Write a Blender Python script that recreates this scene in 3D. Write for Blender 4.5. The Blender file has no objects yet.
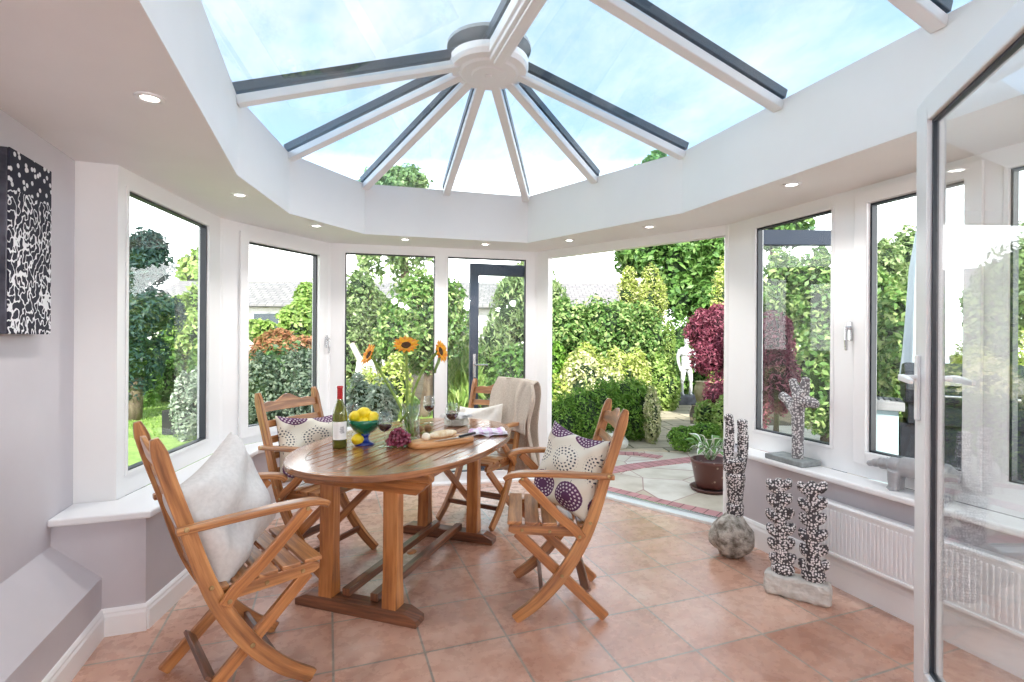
import bpy, bmesh, math, random
import numpy as np
from mathutils import Vector, Matrix, Euler
PI = math.pi
C = bpy.context.scene.collection
SC = bpy.context.scene
rnd = random.Random(7)

# ------------------------------------------------------------------ camera, sky, sun, lamps, exposure
YAW = .345; CH = 1.42; F = 512.; CY = 338.; ROLL = -.006
cam_d = bpy.data.cameras.new('camera'); cam = bpy.data.objects.new('camera', cam_d); C.objects.link(cam)
cam_d.sensor_width = 36; cam_d.lens = 18; cam_d.shift_y = -3/1024; cam_d.clip_start = .05; cam_d.clip_end = 300
cam.matrix_world = Matrix.Translation((0, 0, CH)) @ Matrix.Rotation(-YAW, 4, 'Z') @ Matrix.Rotation(PI/2, 4, 'X') @ Matrix.Rotation(-ROLL, 4, 'Z')
SC.camera = cam
SC.view_settings.view_transform = 'Standard'; SC.view_settings.look = 'None'
SC.view_settings.gamma = 1; SC.view_settings.use_curve_mapping = False
SC.view_settings.exposure = .76
SC.cycles.use_denoising = True
SC.cycles.max_bounces = 8; SC.cycles.transparent_max_bounces = 24; SC.cycles.sample_clamp_indirect = 6
SC.cycles.caustics_reflective = False; SC.cycles.caustics_refractive = False

SKY_STRENGTH = 3.3; SUN_STRENGTH = 5.0; FILL = 105; SPOT = 15
w = bpy.data.worlds.new('world'); SC.world = w; w.use_nodes = True
nt = w.node_tree; nt.nodes.clear()
def N(nt, t, **kw):
    n = nt.nodes.new(t)
    for k, v in kw.items():
        if k in n.inputs: n.inputs[k].default_value = v
        else: setattr(n, k, v)
    return n
def ramp(nt, src, stops, interp='LINEAR'):
    r = nt.nodes.new('ShaderNodeValToRGB'); r.color_ramp.interpolation = interp
    e = r.color_ramp.elements
    while len(e) > 1: e.remove(e[-1])
    e[0].position = stops[0][0]; e[0].color = (*stops[0][1], 1)
    for p, c in stops[1:]:
        q = e.new(p); q.color = (*c, 1)
    nt.links.new(src, r.inputs[0]); return r.outputs[0]
def math_(nt, op, a, b=None, clamp=False):
    m = nt.nodes.new('ShaderNodeMath'); m.operation = op; m.use_clamp = clamp
    for k, v in ((0, a), (1, b)):
        if v is None: continue
        if isinstance(v, (int, float)): m.inputs[k].default_value = v
        else: nt.links.new(v, m.inputs[k])
    return m.outputs[0]
def mixc(nt, fac, a, b, mode='MIX'):
    m = nt.nodes.new('ShaderNodeMix'); m.data_type = 'RGBA'; m.blend_type = mode
    for k, v in ((0, fac), (6, a), (7, b)):
        if isinstance(v, (int, float)): m.inputs[k].default_value = v
        elif isinstance(v, tuple): m.inputs[k].default_value = (*v, 1)
        else: nt.links.new(v, m.inputs[k])
    return m.outputs[2]
tc = N(nt, 'ShaderNodeTexCoord'); sep = N(nt, 'ShaderNodeSeparateXYZ'); nt.links.new(tc.outputs['Generated'], sep.inputs[0])
grad = ramp(nt, sep.outputs[2], [(0, (1.0, 1.0, 1.0)), (.24, (.95, .97, 1.0)), (.33, (.20, .25, .30)), (.5, (.12, .172, .228)), (1, (.075, .12, .19))])
cn = N(nt, 'ShaderNodeTexNoise', Scale=2.6, Detail=7.0, Roughness=.6); mp = N(nt, 'ShaderNodeMapping'); mp.inputs['Scale'].default_value = (1, .45, 1.6); mp.inputs['Rotation'].default_value = (0, 0, .6)
nt.links.new(tc.outputs['Generated'], mp.inputs[0]); nt.links.new(mp.outputs[0], cn.inputs['Vector'])
cl = ramp(nt, cn.outputs[0], [(.36, (.15, .15, .15)), (.62, (.95, .95, .95))])
skyc = mixc(nt, cl, grad, (.225, .232, .24), 'LIGHTEN')
bg = N(nt, 'ShaderNodeBackground', Strength=SKY_STRENGTH); nt.links.new(skyc, bg.inputs[0])
wo = N(nt, 'ShaderNodeOutputWorld'); nt.links.new(bg.outputs[0], wo.inputs[0])

def lamp(name, kind, loc, energy, color=(1, 1, 1), target=None, **kw):
    d = bpy.data.lights.new(name, kind); d.energy = energy; d.color = color
    for k, v in kw.items(): setattr(d, k, v)
    o = bpy.data.objects.new(name, d); C.objects.link(o); o.location = loc
    if target: o.rotation_euler = (Vector(target)-Vector(loc)).to_track_quat('-Z', 'Y').to_euler()
    return o
lamp('sun', 'SUN', (-8, -24, 21), SUN_STRENGTH, (1, .96, .88), target=(0, 0, 0), angle=.02)
for kx in (-.3, 1.3, 2.9):  # bare fill lamps added in the unseen kitchen, standing in for its downlights
    for ky in (-1.5, -2.7, -3.9): lamp('kitchen_fill_lamp', 'POINT', (kx, ky, 2.22), FILL/9*1.6, (.96, .98, 1), shadow_soft_size=.07)

# ------------------------------------------------------------------ measuring helpers (camera at (0,0,CH), room axes = x, y)
cY, sY = math.cos(YAW), math.sin(YAW)
def ray(px, py):
    a, b = px-512, py-CY; c, s = math.cos(ROLL), math.sin(ROLL)
    u = (a*c+b*s)/F; v = (-a*s+b*c)/F
    return Vector((u*cY+sY, -u*sY+cY, -v))
def atd(px, py, d): return Vector((0, 0, CH)) + ray(px, py)*d
def atz(px, py, z):
    r = ray(px, py); return Vector((0, 0, CH)) + r*((z-CH)/r.z)
def onx(px, py, x):
    r = ray(px, py); return Vector((0, 0, CH)) + r*(x/r.x)
def rm(x, y, z=0): return Vector((x*cY+y*sY, -x*sY+y*cY, z))     # camera-frame plan -> room

# ------------------------------------------------------------------ object helpers
def tag(o, label=None, cat=None, group=None, kind=None):
    for k, v in (('label', label), ('category', cat), ('group', group), ('kind', kind)):
        if v: o[k] = v
    return o
def empty(name, loc=(0, 0, 0), rz=0):
    o = bpy.data.objects.new(name, None); C.objects.link(o); o.location = loc; o.rotation_euler = (0, 0, rz); o.empty_display_size = .1
    return o
def copy_tree(o, parent=None):
    c = o.copy(); C.objects.link(c)
    if parent: c.parent = parent
    for ch in list(o.children): copy_tree(ch, c)
    return c
def perp(d):
    d = d.normalized(); a = Vector((0, 0, 1)) if abs(d.z) < .9 else Vector((1, 0, 0))
    s = d.cross(a).normalized(); return s, s.cross(d).normalized()
class MB:
    def __init__(s): s.v = []; s.f = []; s.uv = []; s.mi = []
    def add(s, vs, fs, uvs=None, mi=0):
        b = len(s.v); s.v += [tuple(v) for v in vs]
        for k, f in enumerate(fs):
            s.f.append([b+i for i in f]); s.mi.append(mi)
            s.uv.append(uvs[k] if uvs else [(vs[i][0]+vs[i][2]*.37, vs[i][1]+vs[i][2]) for i in f])
    def box(s, lo, hi, mat=None, mi=0):
        x0, y0, z0 = lo; x1, y1, z1 = hi
        L = (x1-x0, y1-y0, z1-z0); ax = L.index(max(L)); o = [i for i in range(3) if i != ax]
        vs = [Vector((x, y, z)) for x in (x0, x1) for y in (y0, y1) for z in (z0, z1)]
        fs = [(0, 1, 3, 2), (4, 6, 7, 5), (0, 4, 5, 1), (2, 3, 7, 6), (0, 2, 6, 4), (1, 5, 7, 3)]
        uvs = [[(vs[i][ax], vs[i][o[0]]+vs[i][o[1]]*1.3) for i in f] for f in fs]
        if mat: vs = [mat @ v for v in vs]
        s.add(vs, fs, uvs, mi); return s
    def bar(s, a, b, w, h, up=(0, 0, 1), mi=0):   # straight bar, w sideways, h along up
        return s.beam([a, b], w, h, up, mi)
    def beam(s, pts, w, h, up=(0, 0, 1), mi=0, caps=True):
        pts = [Vector(p) for p in pts]; n = len(pts)
        W = w if isinstance(w, (list, tuple)) else [w]*n; H = h if isinstance(h, (list, tuple)) else [h]*n
        vs = []; L = 0; ls = []; up = Vector(up)
        for i, p in enumerate(pts):
            d = (pts[min(i+1, n-1)]-pts[max(i-1, 0)]).normalized()
            sd = d.cross(up).normalized(); nn = sd.cross(d).normalized()
            if i: L += (p-pts[i-1]).length
            ls.append(L)
            a, b = sd*W[i]/2, nn*H[i]/2
            vs += [p-a-b, p+a-b, p+a+b, p-a+b]
        fs = []; uvs = []
        for i in range(n-1):
            for k in range(4):
                k2 = (k+1) % 4
                fs.append((4*i+k, 4*i+k2, 4*i+4+k2, 4*i+4+k)); q = k*.06; q2 = (k+1)*.06
                uvs.append([(ls[i], q), (ls[i], q2), (ls[i+1], q2), (ls[i+1], q)])
        if caps:
            fs += [(3, 2, 1, 0), tuple(4*(n-1)+k for k in range(4))]
            uvs += [[(0, 0), (0, .05), (.01, .05), (.01, 0)]]*2
        s.add(vs, fs, uvs, mi); return s
    def tube(s, pts, r, seg=10, mi=0):
        pts = [Vector(p) for p in pts]; n = len(pts); R = r if isinstance(r, (list, tuple)) else [r]*n
        vs = []; sd = None
        for i, p in enumerate(pts):
            d = (pts[min(i+1, n-1)]-pts[max(i-1, 0)]).normalized()
            if sd is None: sd, nn = perp(d)
            else:
                sd = (sd-d*sd.dot(d)).normalized(); nn = sd.cross(d)
            for k in range(seg):
                a = 2*PI*k/seg; vs.append(p+(sd*math.cos(a)+nn*math.sin(a))*R[i])
        fs = [(i*seg+k, i*seg+(k+1) % seg, (i+1)*seg+(k+1) % seg, (i+1)*seg+k) for i in range(n-1) for k in range(seg)]
        fs += [tuple(range(seg))[::-1], tuple((n-1)*seg+k for k in range(seg))]
        s.add(vs, fs, None, mi); return s
    def lathe(s, prof, c=(0, 0, 0), seg=24, mi=0, mat=None):
        c = Vector(c); n = len(prof); vs = []
        for r, z in prof:
            for k in range(seg):
                a = 2*PI*k/seg; v = Vector((r*math.cos(a), r*math.sin(a), z)); vs.append((mat @ v) if mat else v+c)
        fs = [(i*seg+k, i*seg+(k+1) % seg, (i+1)*seg+(k+1) % seg, (i+1)*seg+k) for i in range(n-1) for k in range(seg)]
        uvs = [[(k/seg, i/n), ((k+1)/seg, i/n), ((k+1)/seg, (i+1)/n), (k/seg, (i+1)/n)] for i in range(n-1) for k in range(seg)]
        if prof[0][0] > 1e-4: fs.append(tuple(range(seg))[::-1]); uvs.append([(0, 0)]*seg)
        if prof[-1][0] > 1e-4: fs.append(tuple((n-1)*seg+k for k in range(seg))); uvs.append([(0, 0)]*seg)
        s.add(vs, fs, uvs, mi); return s
    def ell(s, c, r, seg=14, rings=8, fn=None, mi=0, mat=None):
        c = Vector(c); r = Vector(r) if not isinstance(r, (int, float)) else Vector((r, r, r)); vs = []
        for i in range(rings+1):
            th = PI*i/rings
            for k in range(seg):
                a = 2*PI*k/seg; d = Vector((math.sin(th)*math.cos(a), math.sin(th)*math.sin(a), -math.cos(th)))
                m = fn(d) if fn else 1
                v = Vector((d.x*r.x*m, d.y*r.y*m, d.z*r.z*m)); vs.append((mat @ v if mat else v)+c)
        fs = [(i*seg+k, i*seg+(k+1) % seg, (i+1)*seg+(k+1) % seg, (i+1)*seg+k) for i in range(rings) for k in range(seg)]
        s.add(vs, fs, None, mi); return s
    def prism(s, poly, z0, z1, mi=0):
        n = len(poly); vs = [Vector((p[0], p[1], z0)) for p in poly]+[Vector((p[0], p[1], z1)) for p in poly]
        fs = [tuple(range(n))[::-1], tuple(range(n, 2*n))]+[(k, (k+1) % n, n+(k+1) % n, n+k) for k in range(n)]
        s.add(vs, fs, None, mi); return s
    def extr(s, prof, path_a, path_b, out, mi=0):   # prof: (o, z) polygon swept from a to b; o measured along out
        a, b, out = Vector(path_a), Vector(path_b), Vector(out).normalized(); n = len(prof)
        vs = [a+out*o+Vector((0, 0, z)) for o, z in prof]+[b+out*o+Vector((0, 0, z)) for o, z in prof]
        fs = [tuple(range(n)), tuple(range(n, 2*n))[::-1]]+[(k, n+k, n+(k+1) % n, (k+1) % n) for k in range(n)]
        s.add(vs, fs, None, mi); return s
    def build(s, name, mats, parent=None, bevel=0, smooth=False, sub=0, solid=0):
        me = bpy.data.meshes.new(name); me.from_pydata(s.v, [], s.f)
        uvl = me.uv_layers.new(name='UVMap'); flat = [c for f in s.uv for p in f for c in p]
        uvl.data.foreach_set('uv', flat)
        if not isinstance(mats, (list, tuple)): mats = [mats]
        for m in mats: me.materials.append(m)
        me.polygons.foreach_set('material_index', s.mi)
        bm = bmesh.new(); bm.from_mesh(me); bmesh.ops.remove_doubles(bm, verts=bm.verts, dist=1e-5); bmesh.ops.recalc_face_normals(bm, faces=bm.faces); bm.to_mesh(me); bm.free()
        if smooth: me.shade_smooth()
        o = bpy.data.objects.new(name, me); C.objects.link(o)
        if parent: o.parent = parent
        if bevel:
            m = o.modifiers.new('bevel', 'BEVEL'); m.width = bevel; m.segments = 2; m.limit_method = 'ANGLE'; m.angle_limit = .6
        if solid:
            m = o.modifiers.new('solid', 'SOLIDIFY'); m.thickness = solid; m.offset = 0
        if sub:
            m = o.modifiers.new('sub', 'SUBSURF'); m.levels = sub; m.render_levels = sub
        return o

# ------------------------------------------------------------------ materials
def mat(name, color=(.8, .8, .8), rough=.5, metal=0, **kw):
    m = bpy.data.materials.new(name); m.use_nodes = True; b = m.node_tree.nodes['Principled BSDF']
    b.inputs['Base Color'].default_value = (*color, 1); b.inputs['Roughness'].default_value = rough; b.inputs['Metallic'].default_value = metal
    for k, v in kw.items(): b.inputs[k.replace('_', ' ')].default_value = v
    return m
def P(m): return m.node_tree, m.node_tree.nodes['Principled BSDF']
def noise(nt, scale, detail=4, rough=.5, vec=None, sc=None, coord='Object'):
    t = N(nt, 'ShaderNodeTexNoise', Scale=float(scale), Detail=float(detail), Roughness=rough)
    if vec is None: vec = N(nt, 'ShaderNodeTexCoord').outputs[coord]
    if sc:
        mp = N(nt, 'ShaderNodeMapping'); mp.inputs['Scale'].default_value = sc; nt.links.new(vec, mp.inputs[0]); vec = mp.outputs[0]
    nt.links.new(vec, t.inputs['Vector']); return t.outputs[0]
def bump(nt, b, h, strength=.3, dist=.01):
    n = N(nt, 'ShaderNodeBump', Strength=strength, Distance=dist); nt.links.new(h, n.inputs['Height']); nt.links.new(n.outputs[0], b.inputs['Normal'])
def mottled(name, c1, c2, scale, rough=.6, lo=.35, hi=.65, detail=5, bmp=0, bdist=.01, sc=None, coord='Object', **kw):
    m = mat(name, c1, rough, **kw); nt, b = P(m); n = noise(nt, scale, detail, .55, sc=sc, coord=coord)
    nt.links.new(ramp(nt, n, [(lo, c1), (hi, c2)]), b.inputs['Base Color'])
    if bmp: bump(nt, b, n, bmp, bdist)
    return m
def wood(name, dark, mid, light, rough=.35, coat=.3):
    m = mat(name, mid, rough, Coat_Weight=coat, Coat_Roughness=.2); nt, b = P(m)
    uv = N(nt, 'ShaderNodeTexCoord').outputs['UV']; oi = N(nt, 'ShaderNodeObjectInfo')
    add = N(nt, 'ShaderNodeVectorMath', operation='ADD'); sc_ = N(nt, 'ShaderNodeVectorMath', operation='SCALE'); sc_.inputs['Scale'].default_value = 7.3
    cmb = N(nt, 'ShaderNodeCombineXYZ')
    for k in range(3): nt.links.new(oi.outputs['Random'], cmb.inputs[k])
    nt.links.new(cmb.outputs[0], sc_.inputs[0]); nt.links.new(uv, add.inputs[0]); nt.links.new(sc_.outputs[0], add.inputs[1])
    n1 = noise(nt, 1, 5, .6, vec=add.outputs[0], sc=(3, 48, 1)); n2 = noise(nt, 1, 3, .6, vec=add.outputs[0], sc=(2.5, 16, 1))
    f = math_(nt, 'ADD', math_(nt, 'MULTIPLY', n1, .6), math_(nt, 'MULTIPLY', n2, .4))
    nt.links.new(ramp(nt, f, [(.38, dark), (.5, mid), (.62, light)]), b.inputs['Base Color'])
    bump(nt, b, n1, .12, .003); return m
M = {}
M['wall'] = mottled('wall_paint', (.58, .55, .58), (.61, .58, .61), 3, .7)
M['white'] = mottled('white_plaster', (.86, .855, .85), (.89, .885, .88), 2, .6)
M['upvc'] = mat('white_upvc', (.87, .87, .875), .28)
M['gloss'] = mat('white_gloss_paint', (.88, .88, .89), .3)
M['gasket'] = mat('black_gasket', (.02, .025, .035), .4)
M['capmetal'] = mat('dark_roof_cap', (.045, .055, .075), .35)
M['blue'] = mat('dark_blue_aluminium', (.035, .055, .10), .35)
M['chrome'] = mat('brushed_chrome', (.6, .6, .62), .25, 1)
M['brass'] = mat('dull_brass', (.45, .34, .17), .35, 1)
M['teak'] = wood('chair_teak', (.18, .065, .02), (.38, .155, .05), (.58, .28, .10))
M['teak2'] = wood('table_teak', (.13, .05, .022), (.27, .11, .045), (.42, .19, .075), .22, .6)
M['teak3'] = wood('leg_teak', (.22, .075, .022), (.42, .16, .045), (.56, .25, .08), .35, .3)
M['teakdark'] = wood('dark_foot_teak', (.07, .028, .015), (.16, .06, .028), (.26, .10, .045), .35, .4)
M['gap'] = mat('dark_gap', (.03, .015, .01), .6)
def glass_mat(name, tint, ior=1.45, rough=.0, refl=1.0):
    m = bpy.data.materials.new(name); m.use_nodes = True; nt = m.node_tree; nt.nodes.clear()
    t = N(nt, 'ShaderNodeBsdfTransparent'); t.inputs[0].default_value = (*tint, 1)
    g = N(nt, 'ShaderNodeBsdfGlossy'); g.inputs[0].default_value = (refl, refl, refl, 1); g.inputs['Roughness'].default_value = rough
    lw = N(nt, 'ShaderNodeLayerWeight', Blend=.5); mx = N(nt, 'ShaderNodeMixShader'); o = N(nt, 'ShaderNodeOutputMaterial')
    r0 = ((ior-1)/(ior+1))**2; fr = math_(nt, 'ADD', math_(nt, 'MULTIPLY', math_(nt, 'POWER', lw.outputs['Facing'], 5.0), 1-r0), r0)
    nt.links.new(fr, mx.inputs[0]); nt.links.new(t.outputs[0], mx.inputs[1]); nt.links.new(g.outputs[0], mx.inputs[2]); nt.links.new(mx.outputs[0], o.inputs[0])
    return m
M['glass'] = glass_mat('window_glass', (.97, .985, .98), 1.35)
M['doorglass'] = glass_mat('door_glass', (.95, .97, .97), 1.5)
M['wineglass'] = glass_mat('drinking_glass', (.93, .95, .95), 1.8)
def roof_glass():
    m = glass_mat('blue_tinted_roof_glass', (.80, .93, .98), 1.4); nt = m.node_tree
    t = [n for n in nt.nodes if n.type == 'BSDF_TRANSPARENT'][0]
    n = noise(nt, 1.2, 6, .6, sc=(1, .5, 1))
    nt.links.new(ramp(nt, n, [(.4, (.74, .87, .97)), (.62, (.95, .98, 1.0))]), t.inputs[0]); return m
M['roofglass'] = roof_glass()
# terracotta floor
TP = .39
t0 = atz(649.4, 606.1, 0)
def tile_mat():
    m = mat('terracotta_tiles', (.6, .3, .2), .3, Coat_Weight=.9, Coat_Roughness=.28, Coat_IOR=1.6); nt, b = P(m)
    tc = N(nt, 'ShaderNodeTexCoord'); mp = N(nt, 'ShaderNodeMapping'); mp.inputs['Location'].default_value = (-t0.x+TP*20, -t0.y+TP*20, 0)
    nt.links.new(tc.outputs['Object'], mp.inputs[0])
    br = N(nt, 'ShaderNodeTexBrick', offset=0.0, squash=1.0, Scale=1.0); br.inputs['Brick Width'].default_value = TP; br.inputs['Row Height'].default_value = TP
    br.inputs['Mortar Size'].default_value = .0052; br.inputs['Mortar Smooth'].default_value = .1; br.inputs['Bias'].default_value = 0
    br.inputs['Color1'].default_value = (0, 0, 0, 1); br.inputs['Color2'].default_value = (1, 1, 1, 1)
    nt.links.new(mp.outputs[0], br.inputs['Vector'])
    n = noise(nt, 3.2, 7, .62, vec=mp.outputs[0]); n2 = noise(nt, 14, 4, .6, vec=mp.outputs[0])
    # shift the cloud per tile
    f = math_(nt, 'ADD', math_(nt, 'MULTIPLY', n, .62), math_(nt, 'ADD', math_(nt, 'MULTIPLY', n2, .2), math_(nt, 'MULTIPLY', br.outputs['Color'], .18)))
    col = ramp(nt, f, [(.34, (.42, .20, .13)), (.5, (.56, .31, .22)), (.62, (.66, .42, .32)), (.74, (.72, .52, .42))])
    c2 = mixc(nt, br.outputs['Fac'], col, (.30, .27, .22)); nt.links.new(c2, b.inputs['Base Color'])
    nt.links.new(ramp(nt, n2, [(.3, (.20, .20, .20)), (.7, (.36, .36, .36))]), b.inputs['Roughness'])
    h = math_(nt, 'SUBTRACT', math_(nt, 'MULTIPLY', n, .25), br.outputs['Fac']); bump(nt, b, h, .25, .004)
    return m
M['tiles'] = tile_mat()
def slabs(name, bw, bh, c1, c2, mort, rot=0, msize=.008, off=.37, rough=.7):
    m = mat(name, c1, rough); nt, b = P(m); tc = N(nt, 'ShaderNodeTexCoord'); mp = N(nt, 'ShaderNodeMapping'); mp.inputs['Rotation'].default_value = (0, 0, rot); mp.inputs['Location'].default_value = (30, 30, 0)
    nt.links.new(tc.outputs['Object'], mp.inputs[0])
    br = N(nt, 'ShaderNodeTexBrick', offset=off, Scale=1.0); br.inputs['Brick Width'].default_value = bw; br.inputs['Row Height'].default_value = bh; br.inputs['Mortar Size'].default_value = msize
    br.inputs['Color1'].default_value = (*c1, 1); br.inputs['Color2'].default_value = (*c2, 1); br.inputs['Mortar'].default_value = (*mort, 1)
    nt.links.new(mp.outputs[0], br.inputs['Vector']); n = noise(nt, 4, 5, .6)
    nt.links.new(mixc(nt, 1.0, br.outputs['Color'], ramp(nt, n, [(.3, (.68, .68, .66)), (.65, (1, 1, 1))]), 'MULTIPLY'), b.inputs['Base Color'])
    bump(nt, b, math_(nt, 'SUBTRACT', n, br.outputs['Fac']), .4, .01); return m
M['path'] = slabs('path_stone', .62, .42, (.62, .54, .40), (.50, .46, .36), (.16, .15, .10), .25, .014)
M['brickband'] = slabs('pink_brick', .085, .6, (.50, .22, .21), (.42, .19, .18), (.13, .06, .06), 0, .004, 0)
M['greypave'] = slabs('grey_paving', .5, .5, (.20, .21, .23), (.25, .26, .28), (.08, .08, .08), 0, .006)
def crazy():
    m = mat('crazy_paving', (.6, .57, .5), .6); nt, b = P(m)
    tc = N(nt, 'ShaderNodeTexCoord'); v = N(nt, 'ShaderNodeTexVoronoi', feature='DISTANCE_TO_EDGE', Scale=1.8); v2 = N(nt, 'ShaderNodeTexVoronoi', Scale=1.8)
    for q in (v, v2): nt.links.new(tc.outputs['Object'], q.inputs['Vector'])
    n = noise(nt, 5, 5)
    cell = ramp(nt, N_sep(nt, v2.outputs['Color']), [(0, (.62, .57, .46)), (.5, (.74, .71, .64)), (1, (.56, .48, .36))])
    cell = mixc(nt, 1.0, cell, ramp(nt, n, [(.3, (.78, .76, .72)), (.6, (1, 1, 1))]), 'MULTIPLY')
    e = ramp(nt, v.outputs['Distance'], [(.006, (1, 1, 1)), (.012, (0, 0, 0))])
    nt.links.new(mixc(nt, e, cell, (.36, .22, .19)), b.inputs['Base Color']); bump(nt, b, n, .3, .01); return m
def N_sep(nt, c):
    s = N(nt, 'ShaderNodeSeparateColor'); nt.links.new(c, s.inputs[0]); return s.outputs[0]
M['crazy'] = crazy()
M['grass'] = mottled('lawn_grass', (.16, .30, .05), (.34, .48, .12), 9, .8, .3, .7, 8, .5, .03)
M['soil'] = mottled('planting_soil', (.06, .045, .03), (.12, .10, .05), 6, .9)
def leaf_mat(name, cols, trans=.25, rough=.5):
    m = mat(name, cols[0], rough); nt, b = P(m)
    g = N(nt, 'ShaderNodeNewGeometry'); k = len(cols)
    c = ramp(nt, g.outputs['Random Per Island'], [(i/(k-1), cols[i]) for i in range(k)])
    nt.links.new(c, b.inputs['Base Color'])
    t = N(nt, 'ShaderNodeBsdfTranslucent'); nt.links.new(c, t.inputs[0]); mx = N(nt, 'ShaderNodeMixShader'); mx.inputs[0].default_value = trans
    o = [n for n in nt.nodes if n.type == 'OUTPUT_MATERIAL'][0]
    nt.links.new(b.outputs[0], mx.inputs[1]); nt.links.new(t.outputs[0], mx.inputs[2]); nt.links.new(mx.outputs[0], o.inputs[0]); return m
LC = dict(
 dark=[(.03, .08, .03), (.06, .14, .04), (.11, .22, .06)],
 teal=[(.02, .06, .06), (.04, .10, .09), (.08, .15, .12)],
 mid=[(.07, .18, .04), (.14, .30, .06), (.26, .42, .12)],
 light=[(.20, .36, .07), (.34, .50, .12), (.52, .64, .22)],
 yellow=[(.30, .44, .07), (.50, .58, .14), (.80, .80, .42)],
 cream=[(.30, .42, .12), (.72, .72, .38), (.90, .86, .62)],
 greygreen=[(.05, .09, .06), (.12, .18, .12), (.28, .34, .24)],
 silver=[(.14, .22, .14), (.34, .42, .32), (.62, .68, .56)],
 olive=[(.14, .24, .08), (.26, .38, .14), (.44, .54, .26)],
 clipped=[(.08, .22, .02), (.17, .36, .04), (.30, .50, .09)],
 acer=[(.16, .03, .06), (.32, .07, .12), (.48, .16, .22)],
 rust=[(.24, .20, .06), (.48, .20, .10), (.60, .32, .18)],
 ivy=[(.06, .16, .03), (.18, .34, .08), (.50, .60, .24)],
 hosta=[(.10, .28, .06), (.18, .38, .10), (.30, .48, .16)])
LM = {k: leaf_mat('leaf_'+k, v) for k, v in LC.items()}
M['bark'] = mottled('bark', (.10, .07, .05), (.22, .17, .12), 12, .9, bmp=.5, sc=(1, 1, .3))
M['core'] = mottled('core_shade', (.012, .03, .010), (.03, .06, .02), 9, .95)  # near-black green: shade deep between the leaves put into the colour
M['coreacer'] = mottled('core_shade_acer', (.03, .008, .015), (.07, .02, .03), 9, .95)  # same painted inner shade, in purple for the maples

# ------------------------------------------------------------------ room plan
C1 = Vector((-1.015, 3.148, 0)); C2 = Vector((-.746, 4.294, 0)); C3 = Vector((.009, 5.054, 0)); C4 = Vector((1.983, 4.80, 0)); C5 = Vector((2.861, 3.116, 0))
ZC = 2.293; ZT = 2.69; XL = -1.195; XR = 2.861; YB = -.6; ZSL = .58; ZSR = .645
ring = [Vector((-.47, YB, 0)), Vector((-.47, 3.11, 0)), Vector((-.264, 3.956, 0)), Vector((.287, 4.508, 0)), Vector((1.72, 4.375, 0)), Vector((2.31, 2.944, 0)), Vector((2.31, YB, 0))]
def rightn(a, b):
    d = (b-a).normalized(); return Vector((d.y, -d.x, 0))
def isect(p, d, q, e):
    den = d.x*e.y-d.y*e.x; t = ((q.x-p.x)*e.y-(q.y-p.y)*e.x)/den; return p+d*t
# floor
MB().prism([(XL, -5), (4.6, -5), (4.6, -.6), (XR+.05, -.6), (XR+.05, C5.y), (C4.x+.03, C4.y+.04), (C3.x, C3.y+.04), (C2.x-.05, C2.y+.03), (C1.x-.05, C1.y), (XL, C1.y)], -.12, 0).build('floor', M['tiles'])['kind'] = 'structure'
# ceiling soffit
outer = [Vector((XL-.1, YB, 0)), Vector((XL-.1, 3.16, 0)), C1+Vector((-.06, .02, 0)), C2+Vector((-.07, .04, 0)), C3+Vector((-.02, .09, 0)), C4+Vector((.05, .09, 0)), C5+Vector((.09, .03, 0)), Vector((XR+.09, YB, 0))]
def annulus(z0, z1):
    mb = MB(); O = outer; R = ring
    quads = [(O[0], O[1], R[1], R[0]), (O[1], O[2], R[1]), (O[2], O[3], R[2], R[1]), (O[3], O[4], R[3], R[2]), (O[4], O[5], R[4], R[3]), (O[5], O[6], R[5], R[4]), (O[6], O[7], R[6], R[5])]
    for q in quads:
        for z in (z0, z1):
            vs = [Vector((p.x, p.y, z)) for p in q]; mb.add(vs, [tuple(range(len(q)))])
    for ln in (O, R):
        for p, q in zip(ln[:-1], ln[1:]): mb.add([Vector((p.x, p.y, z0)), Vector((q.x, q.y, z0)), Vector((q.x, q.y, z1)), Vector((p.x, p.y, z1))], [(0, 1, 2, 3)])
    return mb
annulus(ZC, ZC+.03).build('ceiling', M['white'])['kind'] = 'structure'
mb = annulus(ZT-.02, ZT+.03)
for a, b in zip(outer[:-1], outer[1:]):
    n = -rightn(a, b); mb.prism([(p.x, p.y) for p in (a, b, b+n*.05, a+n*.05)], ZC-.0, ZT+.03)
o = mb.build('trim_2', M['white']); o['kind'] = 'structure'
# upstand ring
mb = MB()
for a, b in zip(ring[:-1], ring[1:]):
    n = -rightn(a, b); d = (b-a).normalized()
    mb.prism([(p.x, p.y) for p in (a-n*.002, b-n*.002, b+n*.05+d*.01, a+n*.05-d*.01)], ZC+.001, ZT)
o = mb.build('trim_1', M['white']); o['kind'] = 'structure'
# left wall, pillar and sloped boxing
mb = MB().box((XL-.15, -5, 0), (XL, 3.3, ZT)); mb.build('wall_left', M['wall'])['kind'] = 'structure'
mb = MB().prism([(XL, 3.148), (C1.x+.0, 3.148), (C1.x-.02, 3.34), (XL, 3.34)], 0, ZC); mb.build('wall_pillar', M['white'])['kind'] = 'structure'
mb = MB().extr([(0, 0), (.195, 0), (.195, .275), (0, .45)], (XL, -1.5, 0), (XL, 2.93, 0), (1, 0, 0)); mb.build('wall_left_boxing', M['wall'])['kind'] = 'structure'
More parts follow.
